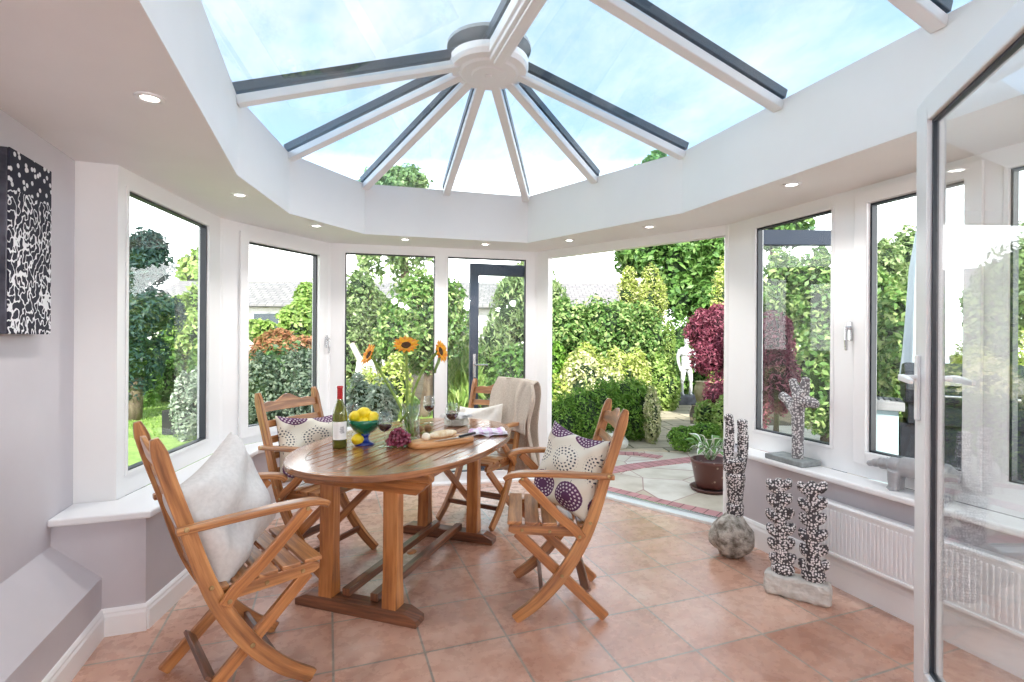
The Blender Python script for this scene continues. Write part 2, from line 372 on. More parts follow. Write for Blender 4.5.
# dwarf wall left
d1 = (C2-C1).normalized(); d2 = (C3-C2).normalized(); n1 = rightn(C1, C2); n2 = rightn(C2, C3)
D0 = Vector((XL, 2.93, 0)); D1 = Vector((-.824, 2.93, 0)); D2 = isect(D1, d1, C2+n2*.2, d2); D3 = isect(D2, d2, C3, (C4-C3).normalized())
poly = [D0, D1, D2, D3, C3, C2, C1, Vector((XL, 3.148, 0))]
MB().prism([(p.x, p.y) for p in poly], 0, ZSL-.036).build('wall_dwarf_left', M['wall'])['kind'] = 'structure'
def offs(pts, o):    # offset a polyline to its right
    out = []
    for k, p in enumerate(pts):
        if k == 0: out.append(p+rightn(pts[0], pts[1])*o)
        elif k == len(pts)-1: out.append(p+rightn(pts[-2], pts[-1])*o)
        else:
            a, b = rightn(pts[k-1], p), rightn(p, pts[k+1]); out.append(isect(p+a*o, (p-pts[k-1]).normalized(), p+b*o, (pts[k+1]-p).normalized()))
    return out
so = offs([D0, D1, D2, D3], .035); so[0] = Vector((XL-.0, so[0].y, 0)); so[3] = isect(so[3], d2, C3, (C4-C3).normalized())
o = MB().prism([(p.x, p.y) for p in so+[C3, C2, C1, Vector((XL, 3.148, 0))]], ZSL-.035, ZSL).build('trim_3', M['gloss'], bevel=.008); o['kind'] = 'structure'
SK = [(0, 0), (.018, 0), (.018, .092), (.013, .104), (.013, .112), (.006, .124), (0, .128)]
def skirting(name, pts, h=1.0, close=True):
    mb = MB()
    for a, b in zip(pts[:-1], pts[1:]):
        d = (b-a).normalized()*.008; mb.extr([(x-.001, z*h) for x, z in SK], a-d*0, b+d, rightn(a, b))
    o = mb.build(name, M['gloss']); o['kind'] = 'structure'; return o
skirting('baseboard_left', [Vector((XL+.195, -1.5, 0)), Vector((XL+.195, 2.93, 0)), D1, D2, D3])
# right dwarf wall
XD = 2.77
e45 = (C5-C4).normalized()
dr = isect(Vector((XD, 0, 0)), Vector((0, 1, 0)), C5, e45)
MB().prism([(XD, -.6), (XD, 2.93), (C5.x-.03, C5.y-.06), (XR+.1, C5.y), (XR+.1, -.6)], 0, ZSR-.036).build('wall_dwarf_right', M['wall'])['kind'] = 'structure'
XS = 2.68; ds = isect(Vector((XS, 0, 0)), Vector((0, 1, 0)), C5, e45)
o = MB().prism([(XS, -.6), (XS, 2.70), (XS+.015, 2.76), (XS+.05, 2.80), (XR, 2.90), (XR, -.6)], ZSR-.035, ZSR).build('trim_4', M['gloss'], bevel=.01); o['kind'] = 'structure'
skirting('baseboard_right', [Vector((XD, 2.93, 0)), Vector((XD, -.6, 0))], 1.35)
# sun-blocking house mass / kitchen shell behind the camera
mb = MB(); mb.box((XL-.15, -.9, ZC), (3.3, -.6, 7.25)); mb.box((-4, -.9, -.1), (XL-.15, -.6, 7.25)); mb.box((XR+.12, -.9, -.1), (4.7, -.6, 2.44)); mb.build('wall_sun_block', mottled('sun_block_render', (.62, .58, .52), (.70, .66, .60), 4, .8))['kind'] = 'structure'  # unseen house wall, added and sized to keep sun off the conservatory
MB().box((XL-.15, -5, 2.36), (4.6, -.9, 2.42)).build('ceiling_kitchen', M['white'])['kind'] = 'structure'
MB().box((XL-.15, -5.1, 0), (4.6, -5, 2.4)).build('wall_kitchen_back', M['wall'])['kind'] = 'structure'
MB().box((4.5, -5, 0), (4.6, -.9, 2.4)).build('wall_kitchen_right', M['wall'])['kind'] = 'structure'

# ------------------------------------------------------------------ windows
def frame_wall(name, P0, P1, z0, z1, panes, depth=.07, head=.09, sash=(), posts=True, glass='glass', first=0.0, last=0.0):
    """panes: list of (t0, t1, zlo, zhi) in metres along P0->P1. The frame lies outward (left) of the line."""
    d = (P1-P0).normalized(); n = -rightn(P0, P1); L = (P1-P0).length
    root = MB(); mt = Matrix(((d.x, n.x, 0, P0.x), (d.y, n.y, 0, P0.y), (0, 0, 1, 0), (0, 0, 0, 1)))
    xs = [-first]
    for t0_, t1_, zl, zh in panes:
        root.box((xs[-1], 0, z0), (t0_, depth, z1), mt)
        root.box((t0_, 0, zh), (t1_, depth, z1), mt)
        if zl > z0+.005: root.box((t0_, 0, z0), (t1_, depth, zl), mt)
        xs.append(t1_)
    root.box((xs[-1], 0, z0), (L+last, depth, z1), mt)
    fr = root.build(name, M['upvc']); fr['kind'] = 'structure'
    for k, (t0_, t1_, zl, zh) in enumerate(panes):
        if glass is None: continue
        g = MB().box((t0_, depth*.55, zl), (t1_, depth*.55+.005, zh), mt).build('pane', M[glass], fr)
        q = MB(); e = .010
        for lo, hi in (((t0_, .012, zl), (t0_+e, depth*.75, zh)), ((t1_-e, .012, zl), (t1_, depth*.75, zh)), ((t0_, .012, zl), (t1_, depth*.75, zl+e*.7)), ((t0_, .012, zh-e), (t1_, depth*.75, zh))): q.box(lo, hi, mt)
        q.build('gasket', M['gasket'], fr)
        bd = MB(); sw = .07 if k in sash else .018; pr_ = -.022 if k in sash else -.006
        for lo, hi in (((t0_-sw, pr_, zl-sw), (t0_, .0, zh+sw)), ((t1_, pr_, zl-sw), (t1_+sw, 0, zh+sw)), ((t0_, pr_, zl-sw), (t1_, 0, zl)), ((t0_, pr_, zh), (t1_, 0, zh+sw))): bd.box(lo, hi, mt)
        bd.build('sash' if k in sash else 'glazing_bead', M['upvc'], fr, bevel=.004)
    return fr, mt
def tpar(P0, P1, px, py=300):
    r = ray(px, py); q = isect(Vector((0, 0, 0)), Vector((r.x, r.y, 0)), P0, (P1-P0).normalized()); return (q-P0).dot((P1-P0).normalized())
def zat(P0, P1, px, py):
    r = ray(px, py); q = isect(Vector((0, 0, 0)), Vector((r.x, r.y, 0)), P0, (P1-P0).normalized()); return CH+r.z*(q.length/Vector((r.x, r.y, 0)).length)
def handle(parent, mt, t, z, flip=1):
    o = MB(); o.box((t-.014, -.034, z-.055), (t+.014, -.022, z+.055), mt); o.tube([mt @ Vector((t, -.03, z+.02)), mt @ Vector((t, -.058, z+.02))], .011)
    o.beam([mt @ Vector((t, -.058, z+.025)), mt @ Vector((t, -.06, z-.05)), mt @ Vector((t, -.055, z-.11))], [.02, .018, .014], .012, up=(mt.to_3x3() @ Vector((1, 0, 0))))
    return o.build('handle', M['chrome'], parent, bevel=.003)
w1, m1 = frame_wall('window_1', C1, C2, ZSL, ZC, [(tpar(C1, C2, 127), tpar(C1, C2, 208), .70, 2.19)])
w2, m2 = frame_wall('window_2', C2, C3, ZSL, ZC, [(tpar(C2, C3, 246.5), tpar(C2, C3, 317.5), .71, 2.16)], sash=(0,))
handle(w2, m2, tpar(C2, C3, 324), 1.38)
w3, m3 = frame_wall('window_3', C3, C4, 0, ZC, [(tpar(C3, C4, 344.5), tpar(C3, C4, 434.5), .10, 2.21), (tpar(C3, C4, 447), tpar(C3, C4, 525.5), .10, 2.21)])
w4, m4 = frame_wall('door_2', C4, C5, .0, ZC, [(tpar(C4, C5, 547.5), tpar(C4, C5, 726.5), .0, 2.215)], glass=None)
MB().box((.07, -.07, -.01), ((C5-C4).length-.03, .09, .022), m4).build('threshold', mottled('pale_threshold_stone', (.72, .78, .78), (.82, .86, .86), 7, .35), w4, bevel=.004)
MB().box((.05, .02, .02), ((C5-C4).length-.05, .05, .034), m4).build('threshold_track', M['chrome'], w4)
MB().box((0, -.09, -.01), ((C4-C3).length, .0, .02), m3).build('threshold', M['gloss'], w3, bevel=.004)
C6 = Vector((XR, -.6, 0))
t868 = tpar(C5, C6, 868); t967 = tpar(C5, C6, 966)
w5, m5 = frame_wall('window_4', C5, C6, ZSR, ZC, [(tpar(C5, C6, 755), tpar(C5, C6, 831), .78, 2.21), (t868, t967, .79, 2.19), (t967+.16, t967+.95, .79, 2.19), (t967+1.15, t967+1.9, .79, 2.19)], sash=(1,))
handle(w5, m5, tpar(C5, C6, 853), 1.47)
# corner posts
for k, (p, a, b) in enumerate(((C2, C1, C3), (C3, C2, C4), (C4, C3, C5), (C5, C4, C6))):
    z0 = 0 if k == 2 else (ZSL if k < 2 else 0)
    n = -(rightn(a, p)+rightn(p, b)).normalized()
    MB().lathe([(.042, z0), (.042, ZC)], (p.x+n.x*.035, p.y+n.y*.035, 0), 16).build('trim_%d' % (5+k), M['upvc'])['kind'] = 'structure'
# open folded dark blue leaves of the opening, standing outside
def leaf(name, a, b, z0, z1, label, hx=None):
    d = (b-a).normalized(); n = -rightn(a, b); L = (b-a).length
    mt = Matrix(((d.x, n.x, 0, a.x), (d.y, n.y, 0, a.y), (0, 0, 1, 0), (0, 0, 0, 1))); st = .085
    fr = MB()
    for lo, hi in (((0, 0, z0), (st, .06, z1)), ((L-st, 0, z0), (L, .06, z1)), ((st, 0, z0), (L-st, .06, z0+.12)), ((st, 0, z1-.115), (L-st, .06, z1))): fr.box(lo, hi, mt)
    f = fr.build(name, M['blue'], bevel=.003); f['kind'] = 'structure'
    MB().box((st, .028, z0+.12), (L-st, .033, z1-.115), mt).build('pane', M['glass'], f)
    if hx is not None:
        h = MB(); h.box((hx-.015, -.012, 1.02), (hx+.015, 0, 1.26), mt); h.tube([mt @ Vector((hx, 0, 1.15)), mt @ Vector((hx, -.05, 1.15)), mt @ Vector((hx+.13, -.05, 1.15))], .009)
        h.build('handle', M['chrome'], f)
    return f
nB = -rightn(C3, C4); dB = (C4-C3).normalized()
leaf('door_3', C4-dB*.66+nB*.10, C4+dB*.1+nB*.13, .02, 2.17, 'x', .045)
ofs = rm(1, 0)
leaf('door_4', C5+Vector((.10, .03, 0))+ofs*.0, C5+Vector((.10, .03, 0))+ofs*.88, .02, 2.27, 'x')
# right foreground door
hg = rm(1.30, 1.16); fe = rm(1.645, 2.09)
def near_door():
    d = (fe-hg).normalized(); n = Vector((-d.y, d.x, 0)); L = (fe-hg).length   # n: face seen by the camera
    mt = Matrix(((d.x, n.x, 0, hg.x), (d.y, n.y, 0, hg.y), (0, 0, 1, 0), (0, 0, 0, 1))); z0, z1, st = .03, 2.365, .105
    fr = MB()
    for lo, hi in (((0, -.06, z0), (st, .0, z1)), ((L-st, -.06, z0), (L, .0, z1)), ((st, -.06, z0), (L-st, .0, z0+.10)), ((st, -.06, z1-.09), (L-st, .0, z1))): fr.box(lo, hi, mt)
    f = fr.build('door_1', M['upvc'], bevel=.006); f['kind'] = 'structure'
    MB().box((st, -.030, z0+.1), (L-st, -.024, z1-.09), mt).build('pane', M['doorglass'], f)
    q = MB(); e = .012
    for lo, hi in (((L-st-e, -.036, z0+.1), (L-st, -.018, z1-.09)), ((st, -.037, z0+.1), (st+e, -.017, z1-.09)), ((st, -.036, z0+.1), (L-st, -.018, z0+.1+e)), ((st, -.037, z1-.09-e), (L-st, -.017, z1-.09))): q.box(lo, hi, mt)
    q.build('gasket', M['gasket'], f)
    for sg in (1, -1):
        y0 = .0 if sg > 0 else -.06
        h = MB(); h.box((L-.062, min(y0, y0+sg*.012), 1.10), (L-.028, max(y0, y0+sg*.012), 1.36), mt)
        h.tube([mt @ Vector((L-.045, y0, 1.27)), mt @ Vector((L-.045, y0+sg*.055, 1.27))], .012)
        h.beam([mt @ Vector((L-.03, y0+sg*.055, 1.27)), mt @ Vector((L-.09, y0+sg*.06, 1.268)), mt @ Vector((L-.17, y0+sg*.066, 1.262))], [.024, .022, .016], [.026, .024, .018])
        h.build('handle', M['gloss'], f, bevel=.005)
near_door()
# kitchen wall units behind, seen mirrored in the door glass
def wall_unit(x0, x1, y0, y1, z0, z1, label):
    r = empty('wall_cabinet', ((x0+x1)/2, (y0+y1)/2, z0)); tag(r, label, 'cabinet', None)
    hx, hy, h = (x1-x0)/2, (y1-y0)/2, z1-z0
    MB().box((-hx, -hy, 0), (hx, hy, h)).build('body', M['white'], r)
    dd = MB().box((-hx-.02, -hy+.004, .004), (-hx, hy-.004, h-.004)).build('door', M['gloss'], r, bevel=.003)
    MB().bar((-hx-.045, hy-.05, .08), (-hx-.045, hy-.05, .24), .012, .012, (1, 0, 0)).build('handle', M['chrome'], dd)
for k in range(3):
    y = -1.4-k*.62; wall_unit(4.14, 4.498, y-.31, y+.305, 1.45, 2.2, ['white wall cabinet nearest the glass room opening', 'white wall cabinet in the middle of the row behind the room', 'white wall cabinet farthest back in the kitchen'][k])

# ------------------------------------------------------------------ glass roof
HUB = Vector((.93, 3.04, 3.12)); RID = [Vector((.93, YB, 3.12)), HUB]
roof = empty('trim_9', (0, 0, 0)); roof['kind'] = 'structure'
def rafter(a, b):
    d = (b-a).normalized(); s = d.cross(Vector((0, 0, 1))).normalized(); up = s.cross(d).normalized()
    MB().bar(a+up*.0, b+up*.0, .062, .05, up).build('rafter', M['upvc'], roof, bevel=.006)
    MB().bar(a+up*.063, b+up*.063, .07, .05, up).build('rafter_cap', M['capmetal'], roof, bevel=.004)
def lift(p, z): return Vector((p.x, p.y, z))
R = [lift(p, ZT) for p in ring]
mid34 = R[3].lerp(R[4], .5); mid45 = R[4].lerp(R[5], .5); 
ends = [R[1], R[2], R[3], mid34+Vector((-.03, 0, 0)), R[4]+Vector((-.02, 0, 0)), mid45, R[5]]
hubr = .20
def hubpt(e):
    d = (lift(e, 0)-lift(HUB, 0)).normalized(); return HUB+d*hubr*.8-Vector((0, 0, .03))
for e in ends: rafter(e, hubpt(e))
sides = []
for yy in (2.14, 1.36, .58, -.2):
    for x, in ((R[0].x,), (R[6].x,)):
        rafter(Vector((x, yy, ZT)), Vector((.93+(.07 if x > 1 else -.07), yy, 3.10)))
o = MB().bar(lift(RID[0], 3.10), HUB+Vector((0, -.10, -.02)), .135, .07).bar(lift(RID[0], 3.055), HUB+Vector((0, -.17, -.065)), .10, .03).bar(lift(RID[0], 3.035), HUB+Vector((0, -.17, -.085)), .05, .02).build('ridge_beam', M['upvc'], roof, bevel=.006)
MB().bar(lift(RID[0], 3.18), HUB+Vector((0, .08, .06)), .15, .06).build('ridge_cap', M['capmetal'], roof)
MB().lathe([(.0, -.085), (.02, -.085), (.025, -.075), (.10, -.078), (.11, -.07), (.17, -.07), (.185, -.06), (.23, -.055), (.245, -.03), (.245, .01), (.2, .03), (0, .04)], tuple(HUB), 40).build('hub', M['gloss'], roof, smooth=False)
MB().lathe([(.26, .08), (.26, .10), (.12, .14), (0, .15)], tuple(HUB), 32).build('hub_cap', mat('grey_roof_boss', (.4, .42, .44), .5), roof)
gl = empty('window_5', (0, 0, 0)); gl['kind'] = 'structure'
def gp(pts):
    mb = MB(); n = len(pts); up = Vector((0, 0, .006))
    vs = list(pts)+[p+up for p in pts]; mb.add(vs, [tuple(range(n))[::-1], tuple(range(n, 2*n))]+[(k, (k+1) % n, n+(k+1) % n, n+k) for k in range(n)])
    mb.build('pane', M['roofglass'], gl)
up3 = Vector((0, 0, .03)); HB = HUB+Vector((0, 0, .01))
E2 = [e+up3 for e in ends]
for a, b in zip(E2[:-1], E2[1:]): gp([a, b, HB])
ys = [3.04, 2.14, 1.36, .58, -.2, YB]
for k in range(5):
    y0, y1 = ys[k], ys[k+1]
    e0 = (R[1]+up3) if k == 0 else Vector((R[0].x, y0, ZT+.03)); gp([e0, Vector((R[0].x, y1, ZT+.03)), Vector((.93, y1, 3.13)), Vector((.93, y0, 3.13))])
    e0 = (R[5]+up3) if k == 0 else Vector((R[6].x, y0, ZT+.03)); gp([e0, Vector((R[6].x, y1, ZT+.03)), Vector((.93, y1, 3.13)), Vector((.93, y0, 3.13))])

# ------------------------------------------------------------------ downlights
M['lampglow'] = mat('lamp_glow', (1, 1, 1), .4, Emission_Strength=3.0); M['lampglow'].node_tree.nodes['Principled BSDF'].inputs['Emission Color'].default_value = (1, .97, .9, 1)
DL = [((147, 102), 'round recessed ceiling downlight nearest the wall art on the left soffit'), ((238, 198), 'recessed downlight in the soffit above the join of the two left windows'), ((315, 228), 'recessed downlight in the soffit above the opening sash window on the left'),
      ((404, 240.5), 'recessed downlight above the sunflowers at the left back pane'), ((484, 244.5), 'recessed downlight in the soffit above the throw-draped chair'), ((568, 239.5), 'recessed downlight in the soffit above the left end of the garden opening'),
      ((648, 225), 'recessed downlight in the soffit above the right half of the garden opening'), ((790, 181), 'recessed downlight in the soffit above the right-hand window')]
for (px, py), lb in DL:
    p = atz(px, py, ZC); r = empty('ceiling_downlight', (p.x, p.y, ZC)); tag(r, lb, 'ceiling light', 'recessed downlights around the soffit')
    MB().lathe([(.030, -.002), (.032, -.006), (.047, -.005), (.05, 0), (.030, 0)], (0, 0, 0), 24).build('trim_ring', M['gloss'], r, smooth=True)
    MB().lathe([(0, -.002), (.030, -.002), (.030, 0), (0, 0)], (0, 0, 0), 20).build('lamp_lens', M['lampglow'], r)
    l = lamp('downlight_beam', 'SPOT', (p.x, p.y, ZC-.03), SPOT, (1, .97, .93), spot_size=2.2, spot_blend=.8, shadow_soft_size=.04)

# ------------------------------------------------------------------ table
TZ = .795
TC = rm(-.60, 3.15); TA = PI/2-math.radians(18.2)-YAW
tb = empty('dining_table', (TC.x, TC.y, 0), TA)      # local x runs along the table
tag(tb, 'oval slatted teak dining table with wine and fruit on it, on trestle feet', 'table')
TLX, TLY = .87, .54
def sup(a, lx, ly, n=2.25):
    c, s = math.cos(a), math.sin(a); return (lx*abs(c)**(2/n)*(1 if c > 0 else -1), ly*abs(s)**(2/n)*(1 if s > 0 else -1))
NS = 96
def rimband(z0, z1, wd):
    mb = MB(); vs = []
    for k in range(NS):
        a = 2*PI*k/NS; x, y = sup(a, TLX, TLY); xi, yi = sup(a, TLX-wd, TLY-wd)
        vs += [Vector((xi, yi, z0)), Vector((x, y, z0)), Vector((x, y, z1)), Vector((xi, yi, z1))]
    fs = []; uvs = []
    for k in range(NS):
        k2 = (k+1) % NS
        for q in range(4):
            q2 = (q+1) % 4; fs.append((4*k+q, 4*k2+q, 4*k2+q2, 4*k+q2)); u0, u1 = k*.045, (k+1)*.045; v0, v1 = q*.09, (q+1)*.09
            uvs.append([(u0, v0), (u1, v0), (u1, v1), (u0, v1)])
    mb.add(vs, fs, uvs); return mb
rimband(TZ-.032, TZ, .105).build('table_border', M['teak2'], tb, bevel=.004)
sl = 13; yw = (TLY-.105)*2/sl
for k in range(sl):
    y = -(TLY-.105)+yw*(k+.5); a = lambda q: (TLX-.105)*max(0, 1-(abs(q)/(TLY-.105))**2.25)**(1/2.25)
    y0, y1 = y-yw/2+.004, y+yw/2-.004
    poly = [(-a(y0)-.004, y0), (a(y0)+.004, y0), (a(y1)+.004, y1), (-a(y1)-.004, y1)]
    mb = MB(); n = 4; vs = [Vector((p[0], p[1], TZ-.026)) for p in poly]+[Vector((p[0], p[1], TZ-.0008)) for p in poly]
    fs = [(3, 2, 1, 0), (4, 5, 6, 7)]+[(i, (i+1) % 4, 4+(i+1) % 4, 4+i) for i in range(4)]
    mb.add(vs, fs, [[(vs[i].x, vs[i].y+vs[i].z) for i in f] for f in fs]); mb.build('slat', M['teak2'], tb)
mb = MB()
for y in (-.33, .33): mb.box((-.56, y-.014, TZ-.10), (.56, y+.014, TZ-.03))
for x in (-.54, .52): mb.box((x-.03, -.40, TZ-.085), (x+.03, .40, TZ-.032))
mb.box((-.02, -.4, TZ-.06), (.02, .4, TZ-.032))
mb.build('apron', M['teak3'], tb, bevel=.004)
for x in (-.54, .52):
    y0 = .02
    mb = MB(); prof = [(-.36+y0, 0), (.36+y0, 0), (.36+y0, .035), (.29+y0, .068), (-.29+y0, .068), (-.36+y0, .035)]
    vs = [Vector((x+s*.045, y, z)) for s in (-1, 1) for y, z in prof]; n = 6
    fs = [tuple(range(6)), tuple(range(6, 12))[::-1]]+[(k, 6+k, 6+(k+1) % 6, (k+1) % 6) for k in range(6)]
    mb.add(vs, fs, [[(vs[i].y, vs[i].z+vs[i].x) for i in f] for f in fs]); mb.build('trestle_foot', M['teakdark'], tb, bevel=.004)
    mb = MB(); prof = [(-.40, 0), (.40, 0), (.33, -.065), (-.33, -.065)]
    vs = [Vector((x+s*.032, y, TZ-.085+z)) for s in (-1, 1) for y, z in prof]
    fs = [(0, 1, 2, 3), (7, 6, 5, 4)]+[(k, (k+1) % 4, 4+(k+1) % 4, 4+k) for k in range(4)]
    mb.add(vs, fs, [[(vs[i].y, vs[i].z+vs[i].x) for i in f] for f in fs]); mb.build('cross_beam', M['teak3'], tb, bevel=.004)
    for y in (-.205, .175):
        MB().beam([(x, y+y0, .06), (x, y+y0, .13), (x, y+y0, .22), (x, y+y0, TZ-.14)], [.082, .082, .082, .082], [.082, .076, .062, .062], (1, 0, 0)).build('leg', M['teak3'], tb, bevel=.004)
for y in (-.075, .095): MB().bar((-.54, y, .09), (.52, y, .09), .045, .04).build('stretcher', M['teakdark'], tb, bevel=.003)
MB().ell((.0, .01, .10), (.035, .03, .012)).build('brace_disc', M['teak3'], tb)

# ------------------------------------------------------------------ folding armchairs
def curve(pts, n=10):
    out = []; P_ = [Vector(p) for p in pts]; P_ = [P_[0]*2-P_[1]]+P_+[P_[-1]*2-P_[-2]]
    for i in range(1, len(P_)-2):
        for k in range(n):
            t = k/n; a, b, c, d = P_[i-1:i+3]
            out.append(.5*((2*b)+(c-a)*t+(2*a-5*b+4*c-d)*t*t+(3*b-a-3*c+d)*t**3))
    out.append(P_[-2]); return out
SW = .235
def make_chair():
    r = empty('folding_armchair')
    for s in (-1, 1):
        y = s*SW
        pts = curve([(.235, y, .012), (.12, y, .10), (0, y, .235), (-.10, y, .40), (-.165, y, .56), (-.225, y, .76), (-.275, y, .92), (-.315, y, 1.065)], 5)
        n = len(pts); wd = [.028]*n; ht = [.052+.012*math.sin(PI*min(1, i/(n-1)*1.5)) for i in range(n)]; ht[-1] = .026; ht[-2] = .042
        MB().beam(pts, ht, wd, (0, 1, 0)).build('back_post', M['teak'], r, bevel=.004)
        y2 = s*(SW-.030)
        MB().beam([(.225, y2, .435), (-.225, y2, .012)], .050, .024, (0, 1, 0)).build('leg', M['teak3'], r, bevel=.004)
        mb = MB(); mb.beam([(-.13, y2+s*.002, .443), (.1, y2+s*.002, .448), (.245, y2+s*.002, .453), (.268, y2+s*.002, .455)], [.05, .05, .046, .025], .022, (0, 1, 0))
        mb.build('seat_rail', M['teak'], r, bevel=.003)
        # arm: flat, curved in plan, dropping at the front
        ap = curve([(-.255, y+s*.03, .735), (-.12, y+s*.032, .742), (.05, y+s*.036, .75), (.18, y+s*.03, .748), (.255, y+s*.018, .736), (.285, y+s*.01, .715)], 5)
        n = len(ap); MB().beam(ap, [.038+.022*min(1, i/(n*.5)) - (.02 if i == n-1 else 0) for i in range(n)], [.026]*n, (0, 0, 1)).build('armrest', M['teak'], r, bevel=.006)
        sp = curve([(.205, y+s*.027, .725), (.14, y+s*.027, .66), (.03, y+s*.027, .55), (-.06, y+s*.027, .475), (-.10, y+s*.027, .425)], 4)
        MB().beam(sp, .046, .020, (0, 1, 0)).build('arm_support', M['teak3'], r, bevel=.004)
        for x, z, yy in ((-.225, .742, y+s*.05), (.20, .722, y+s*.038), (-.085, .44, y+s*.038), (.0, .235, y+s*.016), (-.14, .50, y+s*.016), (.20, .45, y2+s*.014), (.06, .445, y2+s*.014)):
            MB().lathe([(0, 0), (.009, 0), (.007, .003), (0, .004)], mat=Matrix.Translation((x, yy, z)) @ Matrix.Rotation(-s*PI/2, 4, 'X'), seg=10).build('bolt', M['brass'], r)
    for k in range(5):
        x = -.115+k*.088; z = .470+(k*.003)
        MB().box((x-.037, -SW-.0, z), (x+.037, SW+.0, z+.018)).build('seat_slat', M['teak'], r, bevel=.004)
    # back slats between the posts, following the recline
    def bx(z): 
        return np.interp(z, [.40, .56, .76, .92, 1.065], [-.10, -.165, -.225, -.275, -.315])
    for z in (.585, .68, .775, .87):
        h = .044; a = bx(z-h/2); b = bx(z+h/2); MB().beam([(bx(z), -SW+.01, z), (bx(z)-.012, 0, z), (bx(z), SW-.01, z)], .016, h, (b-a, 0, h)).build('back_slat', M['teak'], r, bevel=.003)
    mb = MB(); n = 25; vs = []
    for i in range(n):
        t = -1+2*i/(n-1); y = t*(SW-.012); top = 1.0+.040*max(0, math.cos(t*PI*.95))*.9+.006*math.cos(t*9); zb = .945
        bow = -.012*(1-t*t)
        for z, o in ((zb, -.009), (zb, .009), (top, .009), (top, -.009)): vs.append(Vector((bx(z)+o+bow, y, z)))
    fs = [(4*i+q, 4*i+(q+1) % 4, 4*i+4+(q+1) % 4, 4*i+4+q) for i in range(n-1) for q in range(4)]+[(3, 2, 1, 0), tuple(4*(n-1)+q for q in range(4))]
    mb.add(vs, fs, [[(vs[i].y, vs[i].z+vs[i].x) for i in f] for f in fs]); mb.build('crest_rail', M['teak'], r, bevel=.003)
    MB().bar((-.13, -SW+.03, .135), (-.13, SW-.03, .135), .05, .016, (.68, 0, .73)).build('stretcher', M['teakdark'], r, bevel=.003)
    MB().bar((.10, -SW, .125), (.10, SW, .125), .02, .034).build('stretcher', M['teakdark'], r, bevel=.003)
    return r
CHAIRS = []
def put_chair(o, x, y, ang, label):
    p = rm(x, y); o.location = (p.x, p.y, 0); o.rotation_euler = (0, 0, math.radians(ang)-YAW); tag(o, label, 'chair', 'folding teak armchairs round the table')
    CHAIRS.append(o); return o
ch0 = make_chair()
chA = put_chair(ch0, -1.155, 2.15, 42, 'teak folding armchair in the left foreground holding the plain white cushion')
chB = put_chair(copy_tree(ch0), -1.21, 3.30, -23, 'teak folding armchair by the left windows with a purple circle cushion, behind the wine bottle')
chC = put_chair(copy_tree(ch0), -.25, 4.07, -117, 'teak folding armchair at the far table end, draped with a beige throw')
chD = put_chair(copy_tree(ch0), .26, 2.80, 179, 'teak folding armchair right of the table, side on, nearest the tall stone cactus')
bpy.context.view_layer.update()

# ------------------------------------------------------------------ cushions and throw
def pattern():
    m = mat('circle_print_linen', (.7, .65, .5), .85); nt, b = P(m)
    uv = N(nt, 'ShaderNodeTexCoord').outputs['UV']; s = N(nt, 'ShaderNodeSeparateXYZ'); nt.links.new(uv, s.inputs[0])
    fx = math_(nt, 'MULTIPLY', s.outputs[0], 2.15); fy = math_(nt, 'ADD', math_(nt, 'MULTIPLY', s.outputs[1], 2.55), -.04)
    row = math_(nt, 'FLOOR', fy); odd = math_(nt, 'MODULO', math_(nt, 'ADD', row, 10), 2)
    fx = math_(nt, 'ADD', fx, math_(nt, 'MULTIPLY', odd, .42))
    cx = math_(nt, 'SUBTRACT', math_(nt, 'FRACT', fx), .5); cy = math_(nt, 'SUBTRACT', math_(nt, 'FRACT', fy), .5)
    cxs = math_(nt, 'MULTIPLY', cx, 1.0); r = math_(nt, 'SQRT', math_(nt, 'ADD', math_(nt, 'MULTIPLY', cxs, cxs), math_(nt, 'MULTIPLY', cy, cy)))
    an = math_(nt, 'ARCTAN2', cy, cxs)
    q = math_(nt, 'MULTIPLY', r, 10.0); ringn = math_(nt, 'FLOOR', q); rf = math_(nt, 'ABSOLUTE', math_(nt, 'SUBTRACT', math_(nt, 'FRACT', q), .5))
    cnt = math_(nt, 'ADD', math_(nt, 'MULTIPLY', ringn, 6.0), 3.0)
    af = math_(nt, 'ABSOLUTE', math_(nt, 'SUBTRACT', math_(nt, 'FRACT', math_(nt, 'MULTIPLY', math_(nt, 'ADD', math_(nt, 'DIVIDE', an, 2*PI), .5), cnt)), .5))
    dot = math_(nt, 'LESS_THAN', math_(nt, 'ADD', math_(nt, 'MULTIPLY', rf, rf), math_(nt, 'MULTIPLY', af, af)), .075)
    inside = math_(nt, 'LESS_THAN', r, .43); outer_ = math_(nt, 'GREATER_THAN', r, .14)
    dot = math_(nt, 'MULTIPLY', dot, math_(nt, 'MULTIPLY', inside, outer_))
    cream = (.78, .73, .62); purple = (.11, .035, .10)
    solid = mixc(nt, dot, mixc(nt, inside, cream, purple), (.70, .62, .64))
    dots = mixc(nt, dot, cream, (.05, .05, .07))
    stem = math_(nt, 'MULTIPLY', math_(nt, 'LESS_THAN', math_(nt, 'ABSOLUTE', math_(nt, 'ADD', cx, .0)), .008), math_(nt, 'GREATER_THAN', r, .43))
    c = mixc(nt, odd, solid, dots); c = mixc(nt, stem, c, (.12, .12, .12))
    nt.links.new(c, b.inputs['Base Color']); n = noise(nt, 300, 2); bump(nt, b, n, .15, .001); return m
M['print'] = pattern()
M['purple'] = mottled('purple_velvet', (.035, .008, .04), (.07, .02, .08), 30, .8)
M['linen'] = mottled('white_linen', (.62, .60, .58), (.70, .68, .66), 60, .85, bmp=.2, bdist=.002)
M['cream'] = mottled('cream_linen', (.74, .69, .62), (.80, .76, .69), 60, .85, bmp=.2, bdist=.002)
